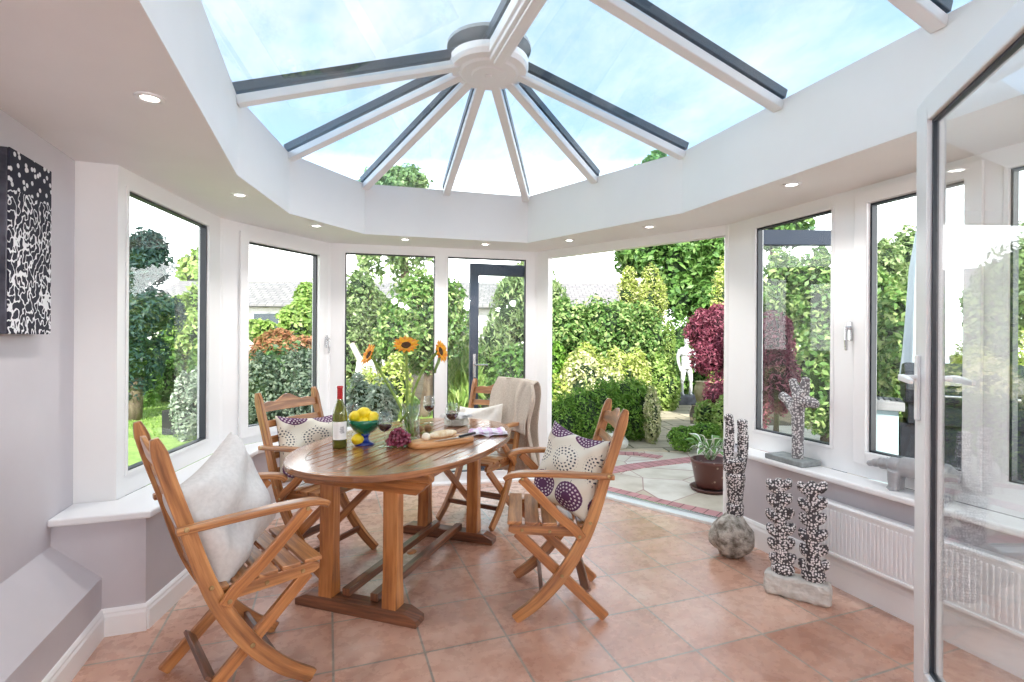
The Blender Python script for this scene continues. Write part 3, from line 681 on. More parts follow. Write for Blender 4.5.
M['throw'] = mottled('beige_wool', (.46, .38, .31), (.56, .48, .40), 90, .95, bmp=.4, bdist=.003)
def cushion(name_label, front, back, chair, W, H, T, off, lean, roll=0, yaw=0, seed=0, grp=None):
    n = 28; mb = MB(); rr = random.Random(seed); ph = [rr.uniform(0, 6) for _ in range(8)]
    def pt(s, t, sg):
        e = 1-.075*(1-t*t)*abs(s)**3; f = 1-.075*(1-s*s)*abs(t)**3
        th = ((1-s**4)*(1-t**4))**.55
        wr = .012*math.sin(5*s+3*t+ph[0])+.010*math.sin(-4*s+7*t+ph[1])+.006*math.sin(11*s*t+ph[2])+.010*math.sin(13*(s-t)+ph[3])*abs(s*t)
        sag = -.035*(1-s*s)*max(0, t)**2*H*1.5
        return Vector((s*W/2*e, t*H/2*f+sag, sg*(T/2*th+(wr*th if sg > 0 else 0))))
    for sg in (1, -1):
        vs = [pt(-1+2*i/n, -1+2*j/n, sg) for j in range(n+1) for i in range(n+1)]
        fs = []; uvs = []
        for j in range(n):
            for i in range(n):
                q = [j*(n+1)+i, j*(n+1)+i+1, (j+1)*(n+1)+i+1, (j+1)*(n+1)+i]
                if sg < 0: q = q[::-1]
                fs.append(tuple(q)); uvs.append([((k % (n+1))/n, (k//(n+1))/n) for k in q])
        mb.add(vs, fs, uvs, 0 if sg > 0 else 1)
    o = mb.build('cushion', [front, back], smooth=True, sub=1)
    loc = Matrix.Translation(off) @ Matrix.Rotation(yaw, 4, 'Z') @ Matrix.Rotation(-lean, 4, 'Y') @ Matrix(((0, 0, 1, 0), (1, 0, 0, 0), (0, 1, 0, 0), (0, 0, 0, 1))) @ Matrix.Rotation(roll, 4, 'Z')
    o.matrix_world = chair.matrix_world @ loc
    tag(o, name_label, 'cushion', grp); return o
cushion('plain off-white linen cushion slumped on the left foreground armchair', M['linen'], M['linen'], chA, .50, .47, .17, (-.04, -.01, .72), .30, .30, -.80, 1)
cushion('purple and cream circle print cushion on the armchair behind the wine bottle', M['print'], M['purple'], chB, .46, .44, .13, (-.10, .01, .71), .30, -.03, -.42, 2)
cushion('plain cream cushion leaning on the throw-draped armchair at the far end', M['cream'], M['cream'], chC, .42, .40, .13, (-.09, -.06, .685), .34, .12, 0, 3)
cushion('purple and cream circle print cushion on the right-hand armchair', M['print'], M['purple'], chD, .45, .45, .13, (-.06, .03, .715), .30, -.12, .72, 4)
def throw():
    mb = MB(); nu, nv = 40, 60
    path = curve([(-.13, 0, .70), (-.175, 0, .80), (-.235, 0, .93), (-.285, 0, 1.03), (-.325, 0, 1.085), (-.365, 0, 1.05), (-.37, 0, .90), (-.37, 0, .70), (-.36, 0, .50), (-.35, 0, .30)], 6)
    L = len(path); vs = []
    for j in range(L):
        for i in range(nu+1):
            u = i/nu; y = -.02+u*.36; p = path[j]; f = (L-1-j)/(L-1)
            fold = .008*math.sin(u*9+j*.05)+.004*math.sin(u*23+1+j*.1)+(.03*math.exp(-((u-.72)/.05)**2))
            out = max(0, u-.72)/.28
            x = p.x+fold*(1 if j < 24 else -1)*.9+.012; z = p.z-.02*u*u
            if j < 26: z -= out*.02; x += out*.05; 
            y += .012*math.sin(j*.35+u*9)+ (out*.02)
            vs.append(Vector((x, y, z)))
    fs = [(j*(nu+1)+i, j*(nu+1)+i+1, (j+1)*(nu+1)+i+1, (j+1)*(nu+1)+i) for j in range(L-1) for i in range(nu)]
    mb.add(vs, fs)
    # hanging tail over the chair's arm side
    path = curve([(-.20, 0, 1.03), (-.16, 0, .93), (-.15, 0, .80), (-.17, 0, .66), (-.18, 0, .5), (-.19, 0, .34)], 8); L = len(path); vs = []
    for j in range(L):
        for i in range(21):
            u = i/20; a = -.5+u*2.6; p = path[j]; w_ = .055+.02*math.sin(j*.2)
            vs.append(Vector((p.x-w_*math.cos(a)*1.2-.05+.005*math.sin(u*11+j*.1), .27+w_*math.sin(a)*1.3+.02*(j/L), p.z+.012*math.sin(u*9))))
    fs = [(j*21+i, j*21+i+1, (j+1)*21+i+1, (j+1)*21+i) for j in range(L-1) for i in range(20)]
    mb.add(vs, fs)
    o = mb.build('throw_blanket', M['throw'], smooth=True, solid=.014, sub=1); o.matrix_world = chC.matrix_world.copy()
    tag(o, 'beige woven throw draped over the back of the far armchair', 'blanket')
throw()

# ------------------------------------------------------------------ things on the table
def T(px, py, z=TZ): p = atz(px, py, z); return p
def bottle():
    p = T(341, 450); r = empty('wine_bottle', (p.x, p.y, TZ), .9); tag(r, 'green wine bottle with red neck foil and white label on the table', 'bottle')
    g = mat('olive_bottle_glass', (.20, .22, .02), .05, Transmission_Weight=.55, IOR=1.45, Coat_Weight=.5)
    pr_ = [(0, 0), (.037, 0), (.0395, .008), (.0395, .185), (.037, .205), (.028, .235), (.018, .262), (.0145, .285), (.0140, .335), (.0155, .337), (.0155, .345), (0, .345)]
    MB().lathe(pr_, seg=32).build('glass_body', g, r, smooth=True)
    MB().lathe([(.038, .004), (.0392, .004), (.0392, .055), (.038, .055)], seg=32).build('wine', mat('dark_base_glass', (.02, .012, .004), .1), r, smooth=True)
    MB().lathe([(.0150, .268), (.0158, .27), (.0152, .335), (.0168, .338), (.0168, .348), (.014, .350), (0, .350)], seg=24).build('neck_foil', mat('red_foil', (.50, .02, .03), .3, Coat_Weight=.5), r, smooth=True)
    def arc(r0, a0, a1, z0, z1, m, nm, n=20):
        mb = MB(); vs = []
        for k in range(n+1):
            a = a0+(a1-a0)*k/n
            for rr_ in (r0, r0+.0006):
                for z in (z0, z1): vs.append(Vector((rr_*math.cos(a), rr_*math.sin(a), z)))
        fs = []
        for k in range(n):
            b = 4*k; fs += [(b, b+1, b+5, b+4), (b+2, b+6, b+7, b+3), (b+1, b+3, b+7, b+5), (b, b+4, b+6, b+2)]
        fs += [(0, 2, 3, 1), (4*n, 4*n+1, 4*n+3, 4*n+2)]
        mb.add(vs, fs); return mb.build(nm, m, r)
    base = math.atan2(-p.y, -p.x)-.9
    arc(.0397, base-1.15, base+1.15, .052, .152, mat('white_paper', (.88, .88, .87), .6), 'label')
    # printed sketch on the label, an ink drawing right of its middle
    ink = mat('grey_ink', (.25, .25, .27), .6)
    for dz, a0, a1 in ((.118, .05, .55), (.110, -.0, .62), (.103, .1, .5), (.096, -.05, .6), (.089, .1, .66)): arc(.0401, base+a0, base+a1, dz, dz+.003, ink, 'label_print', 8)
    for a0 in (.12, .3, .48): arc(.0401, base+a0, base+a0+.05, .088, .128, ink, 'label_print', 3)
bottle()
M['lemon'] = mottled('lemon_skin', (.85, .62, .01), (.95, .76, .04), 40, .35, bmp=.3, bdist=.002)
M['orange'] = mottled('orange_skin', (.75, .35, .03), (.85, .48, .06), 60, .4)
def lemon(p, rot, label, m='lemon', rr_=.034, grp='lemons on the table'):
    fn = lambda d: 1+.16*max(0, abs(d.x)-.86)/.14
    mb = MB().ell((0, 0, 0), (rr_*1.18, rr_, rr_), 18, 12, fn); mb.ell((rr_*1.33, 0, 0), rr_*.14, 8, 4)
    o = mb.build('lemon', M[m], smooth=True); o.location = p; o.rotation_euler = rot; tag(o, label, 'fruit', grp); return o
bp = T(366, 446)
def bowl():
    r = empty('fruit_bowl', (bp.x, bp.y, TZ)); tag(r, 'green glass footed bowl of lemons with a blue foot, beside the wine bottle', 'bowl')
    g = mat('green_glass', (.005, .28, .13), .06, Transmission_Weight=.45, Coat_Weight=.6); bl = mat('cobalt_glass', (.005, .03, .30), .06, Transmission_Weight=.3, Coat_Weight=.6)
    MB().lathe([(.0, .060), (.03, .062), (.065, .085), (.092, .125), (.098, .15), (.094, .15), (.087, .126), (.06, .09), (.03, .070), (0, .068)], seg=36).build('cup', g, r, smooth=True)
    MB().lathe([(0, 0), (.056, 0), (.058, .006), (.035, .016), (.022, .03), (.024, .05), (.034, .061), (0, .061)], seg=32).build('foot', bl, r, smooth=True)
bowl()
def at_table(dx, dy, z): v = rm(dx, dy); return Vector((bp.x+v.x, bp.y+v.y, TZ+z))
lemon(at_table(-.048, -.03, .165), (.3, .5, 2.2), 'yellow lemon at the left of the green bowl, end towards the room', grp='lemons in the green bowl')
lemon(at_table(.0, -.015, .183), (.2, .3, .6), 'yellow lemon topping the pile in the green bowl', grp='lemons in the green bowl', rr_=.036)
lemon(at_table(.052, -.015, .158), (.4, -.4, 1.2), 'yellow lemon at the right of the green bowl, behind the wine glass', grp='lemons in the green bowl')
lemon(at_table(.0, .05, .16), (.1, .2, .1), 'yellow lemon at the back of the green bowl', grp='lemons in the green bowl')
lemon(at_table(.0, -.03, .135), (.1, .2, 2.0), 'lemon low in the middle of the green bowl under the pile', grp='lemons in the green bowl')
q = T(359, 447); lemon(rm(-.87, 2.80, TZ+.034) if False else Vector((q.x, q.y, TZ+.034)), (0, .2, .9), 'single yellow lemon lying on the table in front of the green bowl')
M['redwine'] = mat('red_wine', (.035, .002, .006), .08, Coat_Weight=.5)
def wineglass(px, py, label, full, s=1.0):
    p = T(px, py); r = empty('wine_glass', (p.x, p.y, TZ)); tag(r, label, 'wine glass', 'stemmed wine glasses on the table')
    MB().lathe([(0, 0), (.036*s, .001), (.034*s, .003), (.008, .007), (.004, .015), (.0035, .07), (.006, .082), (0, .084)], seg=28).build('stem', M['wineglass'], r, smooth=True)
    k = [(.004, .082), (.022, .09), (.037, .108), (.044, .132), (.042, .158), (.034, .198)]
    MB().lathe([(a*s, z) for a, z in k]+[(a*s-.0014, z) for a, z in k[::-1]], seg=32).build('cup', M['wineglass'], r, smooth=True)
    if full: MB().lathe([(0, .086), (.019*s, .091), (.0345*s, .109), (.0408*s, .128), (0, .128)], seg=28).build('wine', M['redwine'], r, smooth=True)
    return r
wineglass(353, 437, 'empty wine glass standing behind the bowl of lemons', False)
wineglass(386, 448, 'red wine glass between the green bowl and the grapes', True)
wineglass(430, 424, 'red wine glass farthest left of the plates, right of the sunflowers', True)
wineglass(453, 434, 'red wine glass standing just in front of the plate stack', True)
M['stem'] = mottled('sunflower_stem', (.16, .28, .05), (.30, .42, .10), 30, .6)
M['petal'] = mat('sunflower_petal', (.92, .42, .01), .5); M['petal2'] = mat('sunflower_petal_base', (.85, .26, .01), .5)
M['seed'] = mottled('seed_disc', (.03, .012, .005), (.12, .05, .012), 200, .9, bmp=.8, bdist=.004)
M['sepal'] = mat('sepal', (.12, .25, .04), .6)
vp = T(412, 441)
def vase():
    r = tag(MB().lathe([(0, 0), (.052, 0), (.054, .01), (.052, .10), (.054, .215), (.0515, .215), (.0495, .10), (.050, .014), (0, .012)], seg=32).build('glass_vase', M['wineglass'], smooth=True), 'clear cylinder glass vase holding three sunflowers', 'vase'); r.location = (vp.x, vp.y, TZ)
    wv = MB().lathe([(0, .014), (.049, .014), (.0488, .12), (0, .12)], seg=28).build('water', glass_mat('water', (.90, .96, .93), 1.33), r, smooth=True)
vase()
def sunflower(base, pts, face, rad, label, leafp=None):
    r = empty('sunflower', (vp.x, vp.y, TZ)); tag(r, label, 'flower', 'sunflowers in the glass vase')
    pl = [Vector(p) for p in pts]
    MB().tube(curve(pl, 6), .0085, 10).build('stem', M['stem'], r, smooth=True)
    f = Vector(face).normalized(); s_, u_ = perp(f); c = pl[-1]+f*.012
    Rm = Matrix((s_, -u_, f)).transposed().to_4x4(); Rm = Matrix.Translation(c) @ Rm
    MB().lathe([(0, -.02), (.02, -.016), (rad*.55, -.002), (rad*.5, .004), (0, .004)], mat=Rm, seg=20).build('calyx', M['sepal'], r, smooth=True)
    MB().lathe([(rad*.40, .0), (rad*.38, .010), (rad*.26, .012), (rad*.14, .008), (0, .006)], mat=Rm, seg=24).build('seed_disc', M['seed'], r, smooth=True)
    for k in range(30):
        lay = k % 2; a = 2*PI*k/30+rnd.uniform(-.06, .06); L = rad*(1.0 if lay else .9)*rnd.uniform(.92, 1.06); up_ = rnd.uniform(.0, .30)+(.35 if lay == 0 else .0)
        vs = []
        for i in range(5):
            t = i/4; rr_ = rad*.33+(L-rad*.33)*t; w_ = .012*math.sin(PI*(t*.8+.17))+.0005
            zz = .004+lay*.003+(rr_-rad*.42)*up_+.004*math.sin(t*3)
            for sg in (-1, 1): 
                v = Vector((rr_*math.cos(a)-sg*w_*math.sin(a), rr_*math.sin(a)+sg*w_*math.cos(a), zz+(.0025*(1-t)))); vs.append(Rm @ v)
        fs = [(2*i, 2*i+1, 2*i+3, 2*i+2) for i in range(4)]
        MB().add(vs, fs) if False else None
        m_ = MB(); m_.add(vs, fs); m_.build('petal', M['petal'] if k % 3 else M['petal2'], r, smooth=True, solid=.0012)
    return r
def vl(px, py, d):     # point seen at (px,py) at camera depth d, local to the vase
    p = atd(px, py, d); return (p.x-vp.x, p.y-vp.y, p.z-TZ)
vd = 2.72
cam_d_ = rm(0, -1)
vdep = (vp.x*sY+vp.y*cY)
sunflower(vp, [(-.01, 0, .02), vl(403, 412, vdep), vl(388, 385, vdep), vl(372, 358, vdep-.0)], rm(-.72, -.55, .45), .072, 'leftmost sunflower in the vase, turned side-on to the left')
sunflower(vp, [(.0, .01, .02), vl(408.5, 410, vdep), vl(407.5, 380, vdep), vl(406.5, 349, vdep)], rm(.05, -.62, .75), .080, 'middle and tallest sunflower, facing up out of the vase')
s3 = sunflower(vp, [(.012, 0, .02), vl(413, 400, vdep), vl(423, 372, vdep), vl(434, 357, vdep), vl(438, 353, vdep)], rm(.85, -.30, .25), .070, 'rightmost sunflower in the vase, drooping to the right with a hanging leaf')
def bigleaf(parent, a, b, w_):
    a, b = Vector(a), Vector(b); d = b-a; s_, u_ = perp(d); vs = []
    for i in range(7):
        t = i/6; ww = w_*math.sin(PI*min(1, t*.9+.08))
        for sg in (-1, 0, 1): vs.append(a+d*t+s_*sg*ww+u_*(.012*(1-abs(sg))+.01*math.sin(t*5)))
    fs = [(3*i+k, 3*i+k+1, 3*i+4+k, 3*i+3+k) for i in range(6) for k in range(2)]
    m_ = MB(); m_.add(vs, fs); m_.build('leaf', M['stem'], parent, smooth=True, solid=.001)
bigleaf(s3, vl(438, 354, vdep), vl(436, 374, vdep+.02), .028)
bigleaf(s3, vl(408, 405, vdep-.02), vl(402, 424, vdep-.05), .02)
# bread board with bread, cheese, grapes, knife
def board():
    a, b = T(414, 449), T(470, 440); z = TZ; d = (b-a); L = d.length; r = empty('serving_board', ((a.x+b.x)/2, (a.y+b.y)/2, z), math.atan2(d.y, d.x)); tag(r, 'rounded wooden serving board holding the bread and cheese', 'board')
    mb = MB(); n = 40; prof = [(1.0, 0), (1.02, .012), (1.0, .026), (.96, .03)]; vs = []
    for f, zz in prof:
        for k in range(n):
            x, y = sup(2*PI*k/n, (L/2+.012)*f, .085*f, 3.2); vs.append(Vector((x, y, zz)))
    fs = [(i*n+k, i*n+(k+1) % n, (i+1)*n+(k+1) % n, (i+1)*n+k) for i in range(3) for k in range(n)]+[tuple(range(n))[::-1], tuple(3*n+k for k in range(n))]
    mb.add(vs, fs, [[(vs[i].x, vs[i].y+vs[i].z) for i in f] for f in fs]); mb.build('board_plate', wood('board_wood', (.40, .15, .04), (.55, .24, .08), (.68, .34, .13), .4), r, bevel=.002)
    return r
bd = board(); bpy.context.view_layer.update()
def onboard(x, y, z): return bd.matrix_world @ Vector((x, y, z))
crust = mottled('bread_crust', (.72, .52, .28), (.88, .78, .60), 30, .7, bmp=.5, bdist=.004)
o = MB().ell((0, 0, 0), (.105, .030, .024), 20, 14, lambda d: 1-.10*d.x).build('bread_baguette', crust, smooth=True); o.matrix_world = bd.matrix_world @ Matrix.Translation((.03, .025, .050)) @ Matrix.Rotation(.06, 4, 'Z'); tag(o, 'pale crusty bread baguette lying on the serving board', 'bread')
o = MB().ell((0, 0, 0), (.026, .024, .023), 18, 12).build('cheese_ball', mottled('soft_cheese', (.86, .78, .62), (.92, .86, .74), 40, .6), smooth=True); o.matrix_world = bd.matrix_world @ Matrix.Translation((-.10, .012, .050)); tag(o, 'round pale cream cheese at the left end of the board beside the grapes', 'cheese')
kr = empty('bread_knife'); tag(kr, 'black-handled knife resting across the front of the serving board', 'knife')
kr.matrix_world = bd.matrix_world @ Matrix.Translation((.04, -.055, .036)) @ Matrix.Rotation(.10, 4, 'Z')
MB().beam([(.05, 0, .002), (.12, 0, .006), (.175, 0, .008)], [.018, .02, .016], .014).build('handle', mat('black_plastic', (.01, .01, .012), .3), kr, bevel=.003)
MB().beam([(-.13, .006, 0), (-.10, .003, 0), (.05, 0, 0)], [.004, .02, .024], .0015).build('blade', M['chrome'], kr)
def grapes():
    p = T(397, 448); r = empty('grape_bunch', (p.x, p.y, TZ)); tag(r, 'bunch of red grapes on the table in front of the vase', 'grapes')
    g = mottled('red_grape', (.09, .008, .025), (.26, .04, .08), 25, .25, Coat_Weight=.3); pts = []
    me = None; rr_ = random.Random(3)
    while len(pts) < 78:
        u = rm(rr_.uniform(-.06, .085), rr_.uniform(-.06, .06)); h = rr_.uniform(.012, .105)
        c = rm(.018, 0)
        v = Vector((u.x, u.y, h)); q = ((v.x-c.x)/.075)**2+((v.y-c.y)/.065)**2+(h/.105)**2
        if q < 1 and all((v-w_).length > .0165 for w_ in pts): pts.append(v)
        me = (me or 0)+1
        if me > 20000: break
    first = None
    for v in pts:
        if first is None: first = MB().ell((0, 0, 0), .0115, 12, 8).build('grape', g, r, smooth=True); o = first
        else: o = first.copy(); C.objects.link(o)
        o.location = v
    MB().tube([(c.x, c.y, .09), (c.x+.01, c.y+.02, .115), (c.x+.03, c.y+.03, .12)], .003, 8).build('stalk', M['stem'], r)
grapes()
fig = mottled('kiwi_skin', (.16, .08, .03), (.26, .15, .07), 60, .8)
for k, (px, py, lb) in enumerate(((420, 434, 'brown kiwi fruit behind the cheese, leftmost of the pair'), (429, 433, 'brown kiwi fruit behind the bread, rightmost of the pair'))):
    p = T(px, py); o = MB().ell((0, 0, 0), (.030, .024, .024), 16, 10).build('kiwi_fruit', fig, smooth=True); o.location = (p.x, p.y, TZ+.024); o.rotation_euler = (0, 0, k*.9); tag(o, lb, 'fruit', 'kiwi fruits behind the board')
plate_p = T(457, 426)
pm = mat('cream_china', (.85, .82, .76), .25); proto = None
for k in range(5):
    if proto is None: proto = MB().lathe([(0, 0), (.05, 0), (.055, .003), (.085, .011), (.086, .013), (.054, .006), (0, .004)], seg=32).build('side_plate', pm, smooth=True); o = proto
    else: o = proto.copy(); C.objects.link(o)
    o.location = (plate_p.x, plate_p.y, TZ+.0095*k); tag(o, 'cream side plate in the stack, %s' % ['bottom plate on the table top', 'second plate up from the table top', 'middle plate of the five', 'second plate from the top', 'uppermost plate, just under the folded napkin'][k], 'plate', 'stack of cream plates')
def cloth(name, label, cat_, c, rz, lx, ly, z, m, layers=2, seed=0):
    rr_ = random.Random(seed); mb = MB(); n = 24
    for l in range(layers):
        sx = 1-.08*l; ph = rr_.uniform(0, 6)
        for sg in (0, 1):
            vs = []
            for j in range(n+1):
                for i in range(n+1):
                    s, t = -1+2*i/n, -1+2*j/n
                    zz = z+l*.012+sg*.007+.005*math.sin(5*s+ph)*math.cos(4*t+ph)+.004*math.sin(9*s+7*t)
                    vs.append(Vector((s*lx*sx*(1+.03*math.sin(5*t+ph)), t*ly*sx*(1+.04*math.sin(4*s+ph)), zz-(.006 if max(abs(s), abs(t)) > .96 and sg else 0))))
            fs = [(j*(n+1)+i, j*(n+1)+i+1, (j+1)*(n+1)+i+1, (j+1)*(n+1)+i) for j in range(n) for i in range(n)]
            mb.add(vs, fs, [[((vs[i].x)*1.0, vs[i].y) for i in f] for f in fs])
    o = mb.build(name, m, smooth=True); o.location = c; o.rotation_euler = (0, 0, rz); return tag(o, label, cat_)
cloth('napkin', 'white folded napkin lying on top of the plate stack', 'napkin', (plate_p.x, plate_p.y, TZ+.056), .3, .10, .075, .004, M['linen'], 2, 5)
def check():
    m = mat('pink_check_cloth', (.85, .83, .86), .85); nt, b = P(m); uv = N(nt, 'ShaderNodeTexCoord').outputs['UV']; s = N(nt, 'ShaderNodeSeparateXYZ'); nt.links.new(uv, s.inputs[0])
    a = math_(nt, 'LESS_THAN', math_(nt, 'FRACT', math_(nt, 'MULTIPLY', s.outputs[0], 16)), .42); c = math_(nt, 'LESS_THAN', math_(nt, 'FRACT', math_(nt, 'MULTIPLY', s.outputs[1], 16)), .42)
    f = math_(nt, 'MULTIPLY', math_(nt, 'ADD', a, c), .38); nt.links.new(mixc(nt, f, (.86, .84, .88), (.62, .25, .58)), b.inputs['Base Color']); return m
q1 = T(489, 434)
cloth('tea_towel', 'pink and white checked tea towel folded near the right end of the table', 'towel', (q1.x, q1.y, TZ), -.15-YAW+.3, .125, .085, .006, check(), 2, 8)

# ------------------------------------------------------------------ radiator, wall art, sculptures
def radiator():
    r = empty('radiator', (XD, 0, 0)); tag(r, 'long white ribbed radiator hung on the low wall under the right-hand sill', 'radiator')
    y0, y1 = onx(811, 540, XD-.09).y, .4; z0, z1 = .20, .50; X = -.085
    MB().box((X, y1, z0), (-.03, y0, z1)).build('body', M['gloss'], r, bevel=.006)
    mb = MB(); n = int((y0-y1-.08)/.022)
    for k in range(n):
        y = y1+.04+k*.022; mb.beam([(X-.002, y, z0+.035), (X-.002, y, z1-.04)], .011, .008, (1, 0, 0))
    mb.build('ribs', M['gloss'], r, bevel=.003)['kind'] = 'stuff'
    MB().box((X-.008, y1, z1-.022), (X+.004, y0, z1-.006)).box((X-.008, y1, z0+.006), (X+.004, y0, z0+.022)).build('seam_bead', M['gloss'], r, bevel=.003)
    MB().box((X-.002, y0-.015, z0), (-.02, y0+.002, z1+.004)).build('side_panel', M['gloss'], r, bevel=.003)
    for y in (y0-.25, y1+.3): MB().box((-.03, y-.02, z0+.05), (.0, y+.02, z1-.05)).build('bracket', M['gloss'], r)
radiator()
def dots(name, scale, dark, light, th, rough=.6):
    m = mat(name, dark, rough); nt, b = P(m); v = N(nt, 'ShaderNodeTexVoronoi', Scale=float(scale)); v.inputs['Randomness'].default_value = .75
    nt.links.new(N(nt, 'ShaderNodeTexCoord').outputs['Object'], v.inputs['Vector'])
    nt.links.new(ramp(nt, v.outputs['Distance'], [(th, light), (th+.07, dark)]), b.inputs['Base Color'])
    bump(nt, b, v.outputs['Distance'], -.5, .004); return m
M['dotA'] = dots('dotted_stone', 80, (.055, .05, .055), (.80, .77, .77), .42)
M['dotB'] = dots('finely_dotted_stone', 75, (.16, .15, .16), (.66, .64, .64), .40)
def squiggle():
    m = mat('squiggle_carved_panel', (.03, .03, .045), .6, Specular_IOR_Level=.15); nt, b = P(m); tc = N(nt, 'ShaderNodeTexCoord').outputs['Object']
    s = N(nt, 'ShaderNodeSeparateXYZ'); nt.links.new(tc, s.inputs[0])
    n = noise(nt, 33, 1.0, .4, vec=tc, sc=(1, 1, .8)); v = N(nt, 'ShaderNodeTexVoronoi', Scale=26.0, voronoi_dimensions='2D'); cb = N(nt, 'ShaderNodeCombineXYZ'); nt.links.new(s.outputs[1], cb.inputs[0]); nt.links.new(s.outputs[2], cb.inputs[1]); nt.links.new(cb.outputs[0], v.inputs['Vector'])
    band = math_(nt, 'LESS_THAN', math_(nt, 'ABSOLUTE', math_(nt, 'SUBTRACT', n, .5)), .042)
    dot = math_(nt, 'LESS_THAN', v.outputs['Distance'], .24)
    up = math_(nt, 'GREATER_THAN', s.outputs[2], .20)
    f = mixc(nt, up, band, math_(nt, 'MULTIPLY', dot, .9))
    nt.links.new(mixc(nt, f, (.025, .025, .04), (.78, .78, .80)), b.inputs['Base Color']); return m
a1, a2 = onx(8, 300, XL+.06), onx(50, 300, XL+.06); zt, zb = onx(30, 166, XL+.06).z, onx(30, 340, XL+.06).z
art = empty('wall_art', (XL, (a1.y+a2.y)/2, (zt+zb)/2)); tag(art, 'black panel with white squiggles and dots hung on the left wall', 'picture')
hy, hz = (a2.y-a1.y)/2, (zt-zb)/2
MB().box((.055, -hy, -hz), (.062, hy, hz)).build('carved_face', squiggle(), art, bevel=.002)
MB().box((.0, -hy, -hz), (.055, hy, hz)).build('deep_edge', mottled('black_edge', (.015, .015, .025), (.10, .10, .13), 6, .25), art, bevel=.004)
stone = mottled('rough_rock', (.16, .14, .11), (.58, .55, .50), 22, .85, .35, .62, 8, 1.0, .03)
pale = mottled('pale_stone', (.52, .50, .46), (.74, .72, .68), 18, .8, .3, .7, 8, .8, .02)
slate = mottled('grey_slate', (.20, .22, .22), (.34, .37, .37), 25, .6, .3, .7, 6, .5, .008)
def rockmesh(c, r, seed, flat=.0, rings=12, seg=20, amp=.16):
    rr_ = random.Random(seed); ph = [(rr_.uniform(-3, 3), rr_.uniform(-3, 3), rr_.uniform(-3, 3), rr_.uniform(0, 6)) for _ in range(9)]
    def fn(d):
        v = 1
        for i, (a, b, c_, p) in enumerate(ph): v += amp/(1+i*.4)*math.sin(a*(1+i*.5)*d.x+b*(1+i*.5)*d.y+c_*(1+i*.5)*d.z+p)*.6
        return v
    m_ = MB().ell(c, r, seg, rings, fn); m_.v = [(x, y, max(z, flat)) for x, y, z in m_.v]; return m_
# tall two-pronged cactus sculpture on a rock
p1 = atz(738, 556, 0); p1 = p1+rm(0, .06); root = empty('cactus_sculpture', (p1.x, p1.y, 0), -YAW); tag(root, 'tall dotted two-pronged stone cactus sculpture on a rough rock, beside the garden opening', 'sculpture')
rockmesh((0, 0, .125), (.135, .12, .14), 4).build('rock_base', stone, root, smooth=True)
mb = MB()
def seg_stack(mb, pts, radii, squash=.55):
    b0 = len(mb.v); mb.tube(pts, radii, 14)
dep = p1.y*cY+p1.x*sY
def sl_(px, py): p = atd(px, py, dep); q = Vector((p.x-p1.x, p.y-p1.y, 0)); return (q.x*math.cos(YAW)-q.y*math.sin(YAW), 0, p.z)
def chunky(pts, r0, r1, amp=.10, per=5):
    pl = curve(pts, 14); n = len(pl); L = 0; out = []
    for i in range(n):
        t = i/(n-1); f = (t*per) % 1.0; out.append((r0+(r1-r0)*t)*(1-amp+2*amp*f if f < .93 else 1-amp*.2))
    out[-1] *= .35; out[-2] *= .8; return pl, out
pl, rr = chunky([sl_(738, 532), sl_(737, 500), sl_(737, 470), sl_(735, 455)], .044, .066, .12, 3); mb.tube(pl, rr, 16)
pl, rr = chunky([sl_(730, 468), sl_(730, 445), sl_(731, 425), sl_(729, 411)], .036, .026, .08, 2); mb.tube(pl, rr, 14)
pl, rr = chunky([sl_(742, 468), sl_(744, 448), sl_(744, 430), sl_(743, 416)], .034, .034, .08, 1.5); mb.tube(pl, rr, 14)
o = mb.build('cactus_body', M['dotA'], root, smooth=True); m_ = o.modifiers.new('remesh', 'REMESH'); m_.mode = 'VOXEL'; m_.voxel_size = .006; m_.use_smooth_shade = True
# twin cactus on a pale block
p2 = (atz(766, 590, 0)+atz(834, 607, 0))*.5; off = Vector((.05, .0, 0)); pa, pb = atz(766, 590, 0), atz(834, 607, 0); ang = math.atan2(pb.y-pa.y, pb.x-pa.x); Lb = (pb-pa).length
root = empty('twin_cactus_sculpture', (p2.x-math.sin(ang)*.06, p2.y+math.cos(ang)*.06, 0), ang); tag(root, 'pair of dotted branching stone cactus plants on one pale block before the radiator', 'sculpture')
m2 = MB(); n = 26; vs = []; rr_ = random.Random(2)
prof2 = [(-1, 0), (-1.02, .5), (-.9, .95), (.9, 1.0), (1.03, .8), (1.0, 0)]
mb = MB().box((-Lb/2, -.055, 0), (Lb/2, .055, .115)); o = mb.build('stone_block', pale, root); b_ = o.modifiers.new('b', 'BEVEL'); b_.width = .022; b_.segments = 3
s_ = o.modifiers.new('s', 'SUBSURF'); s_.subdivision_type = 'SIMPLE'; s_.levels = 4; s_.render_levels = 4
tx_ = bpy.data.textures.new('rocky', 'CLOUDS'); tx_.noise_scale = .05; d_ = o.modifiers.new('d', 'DISPLACE'); d_.texture = tx_; d_.strength = .018; d_.mid_level = .5
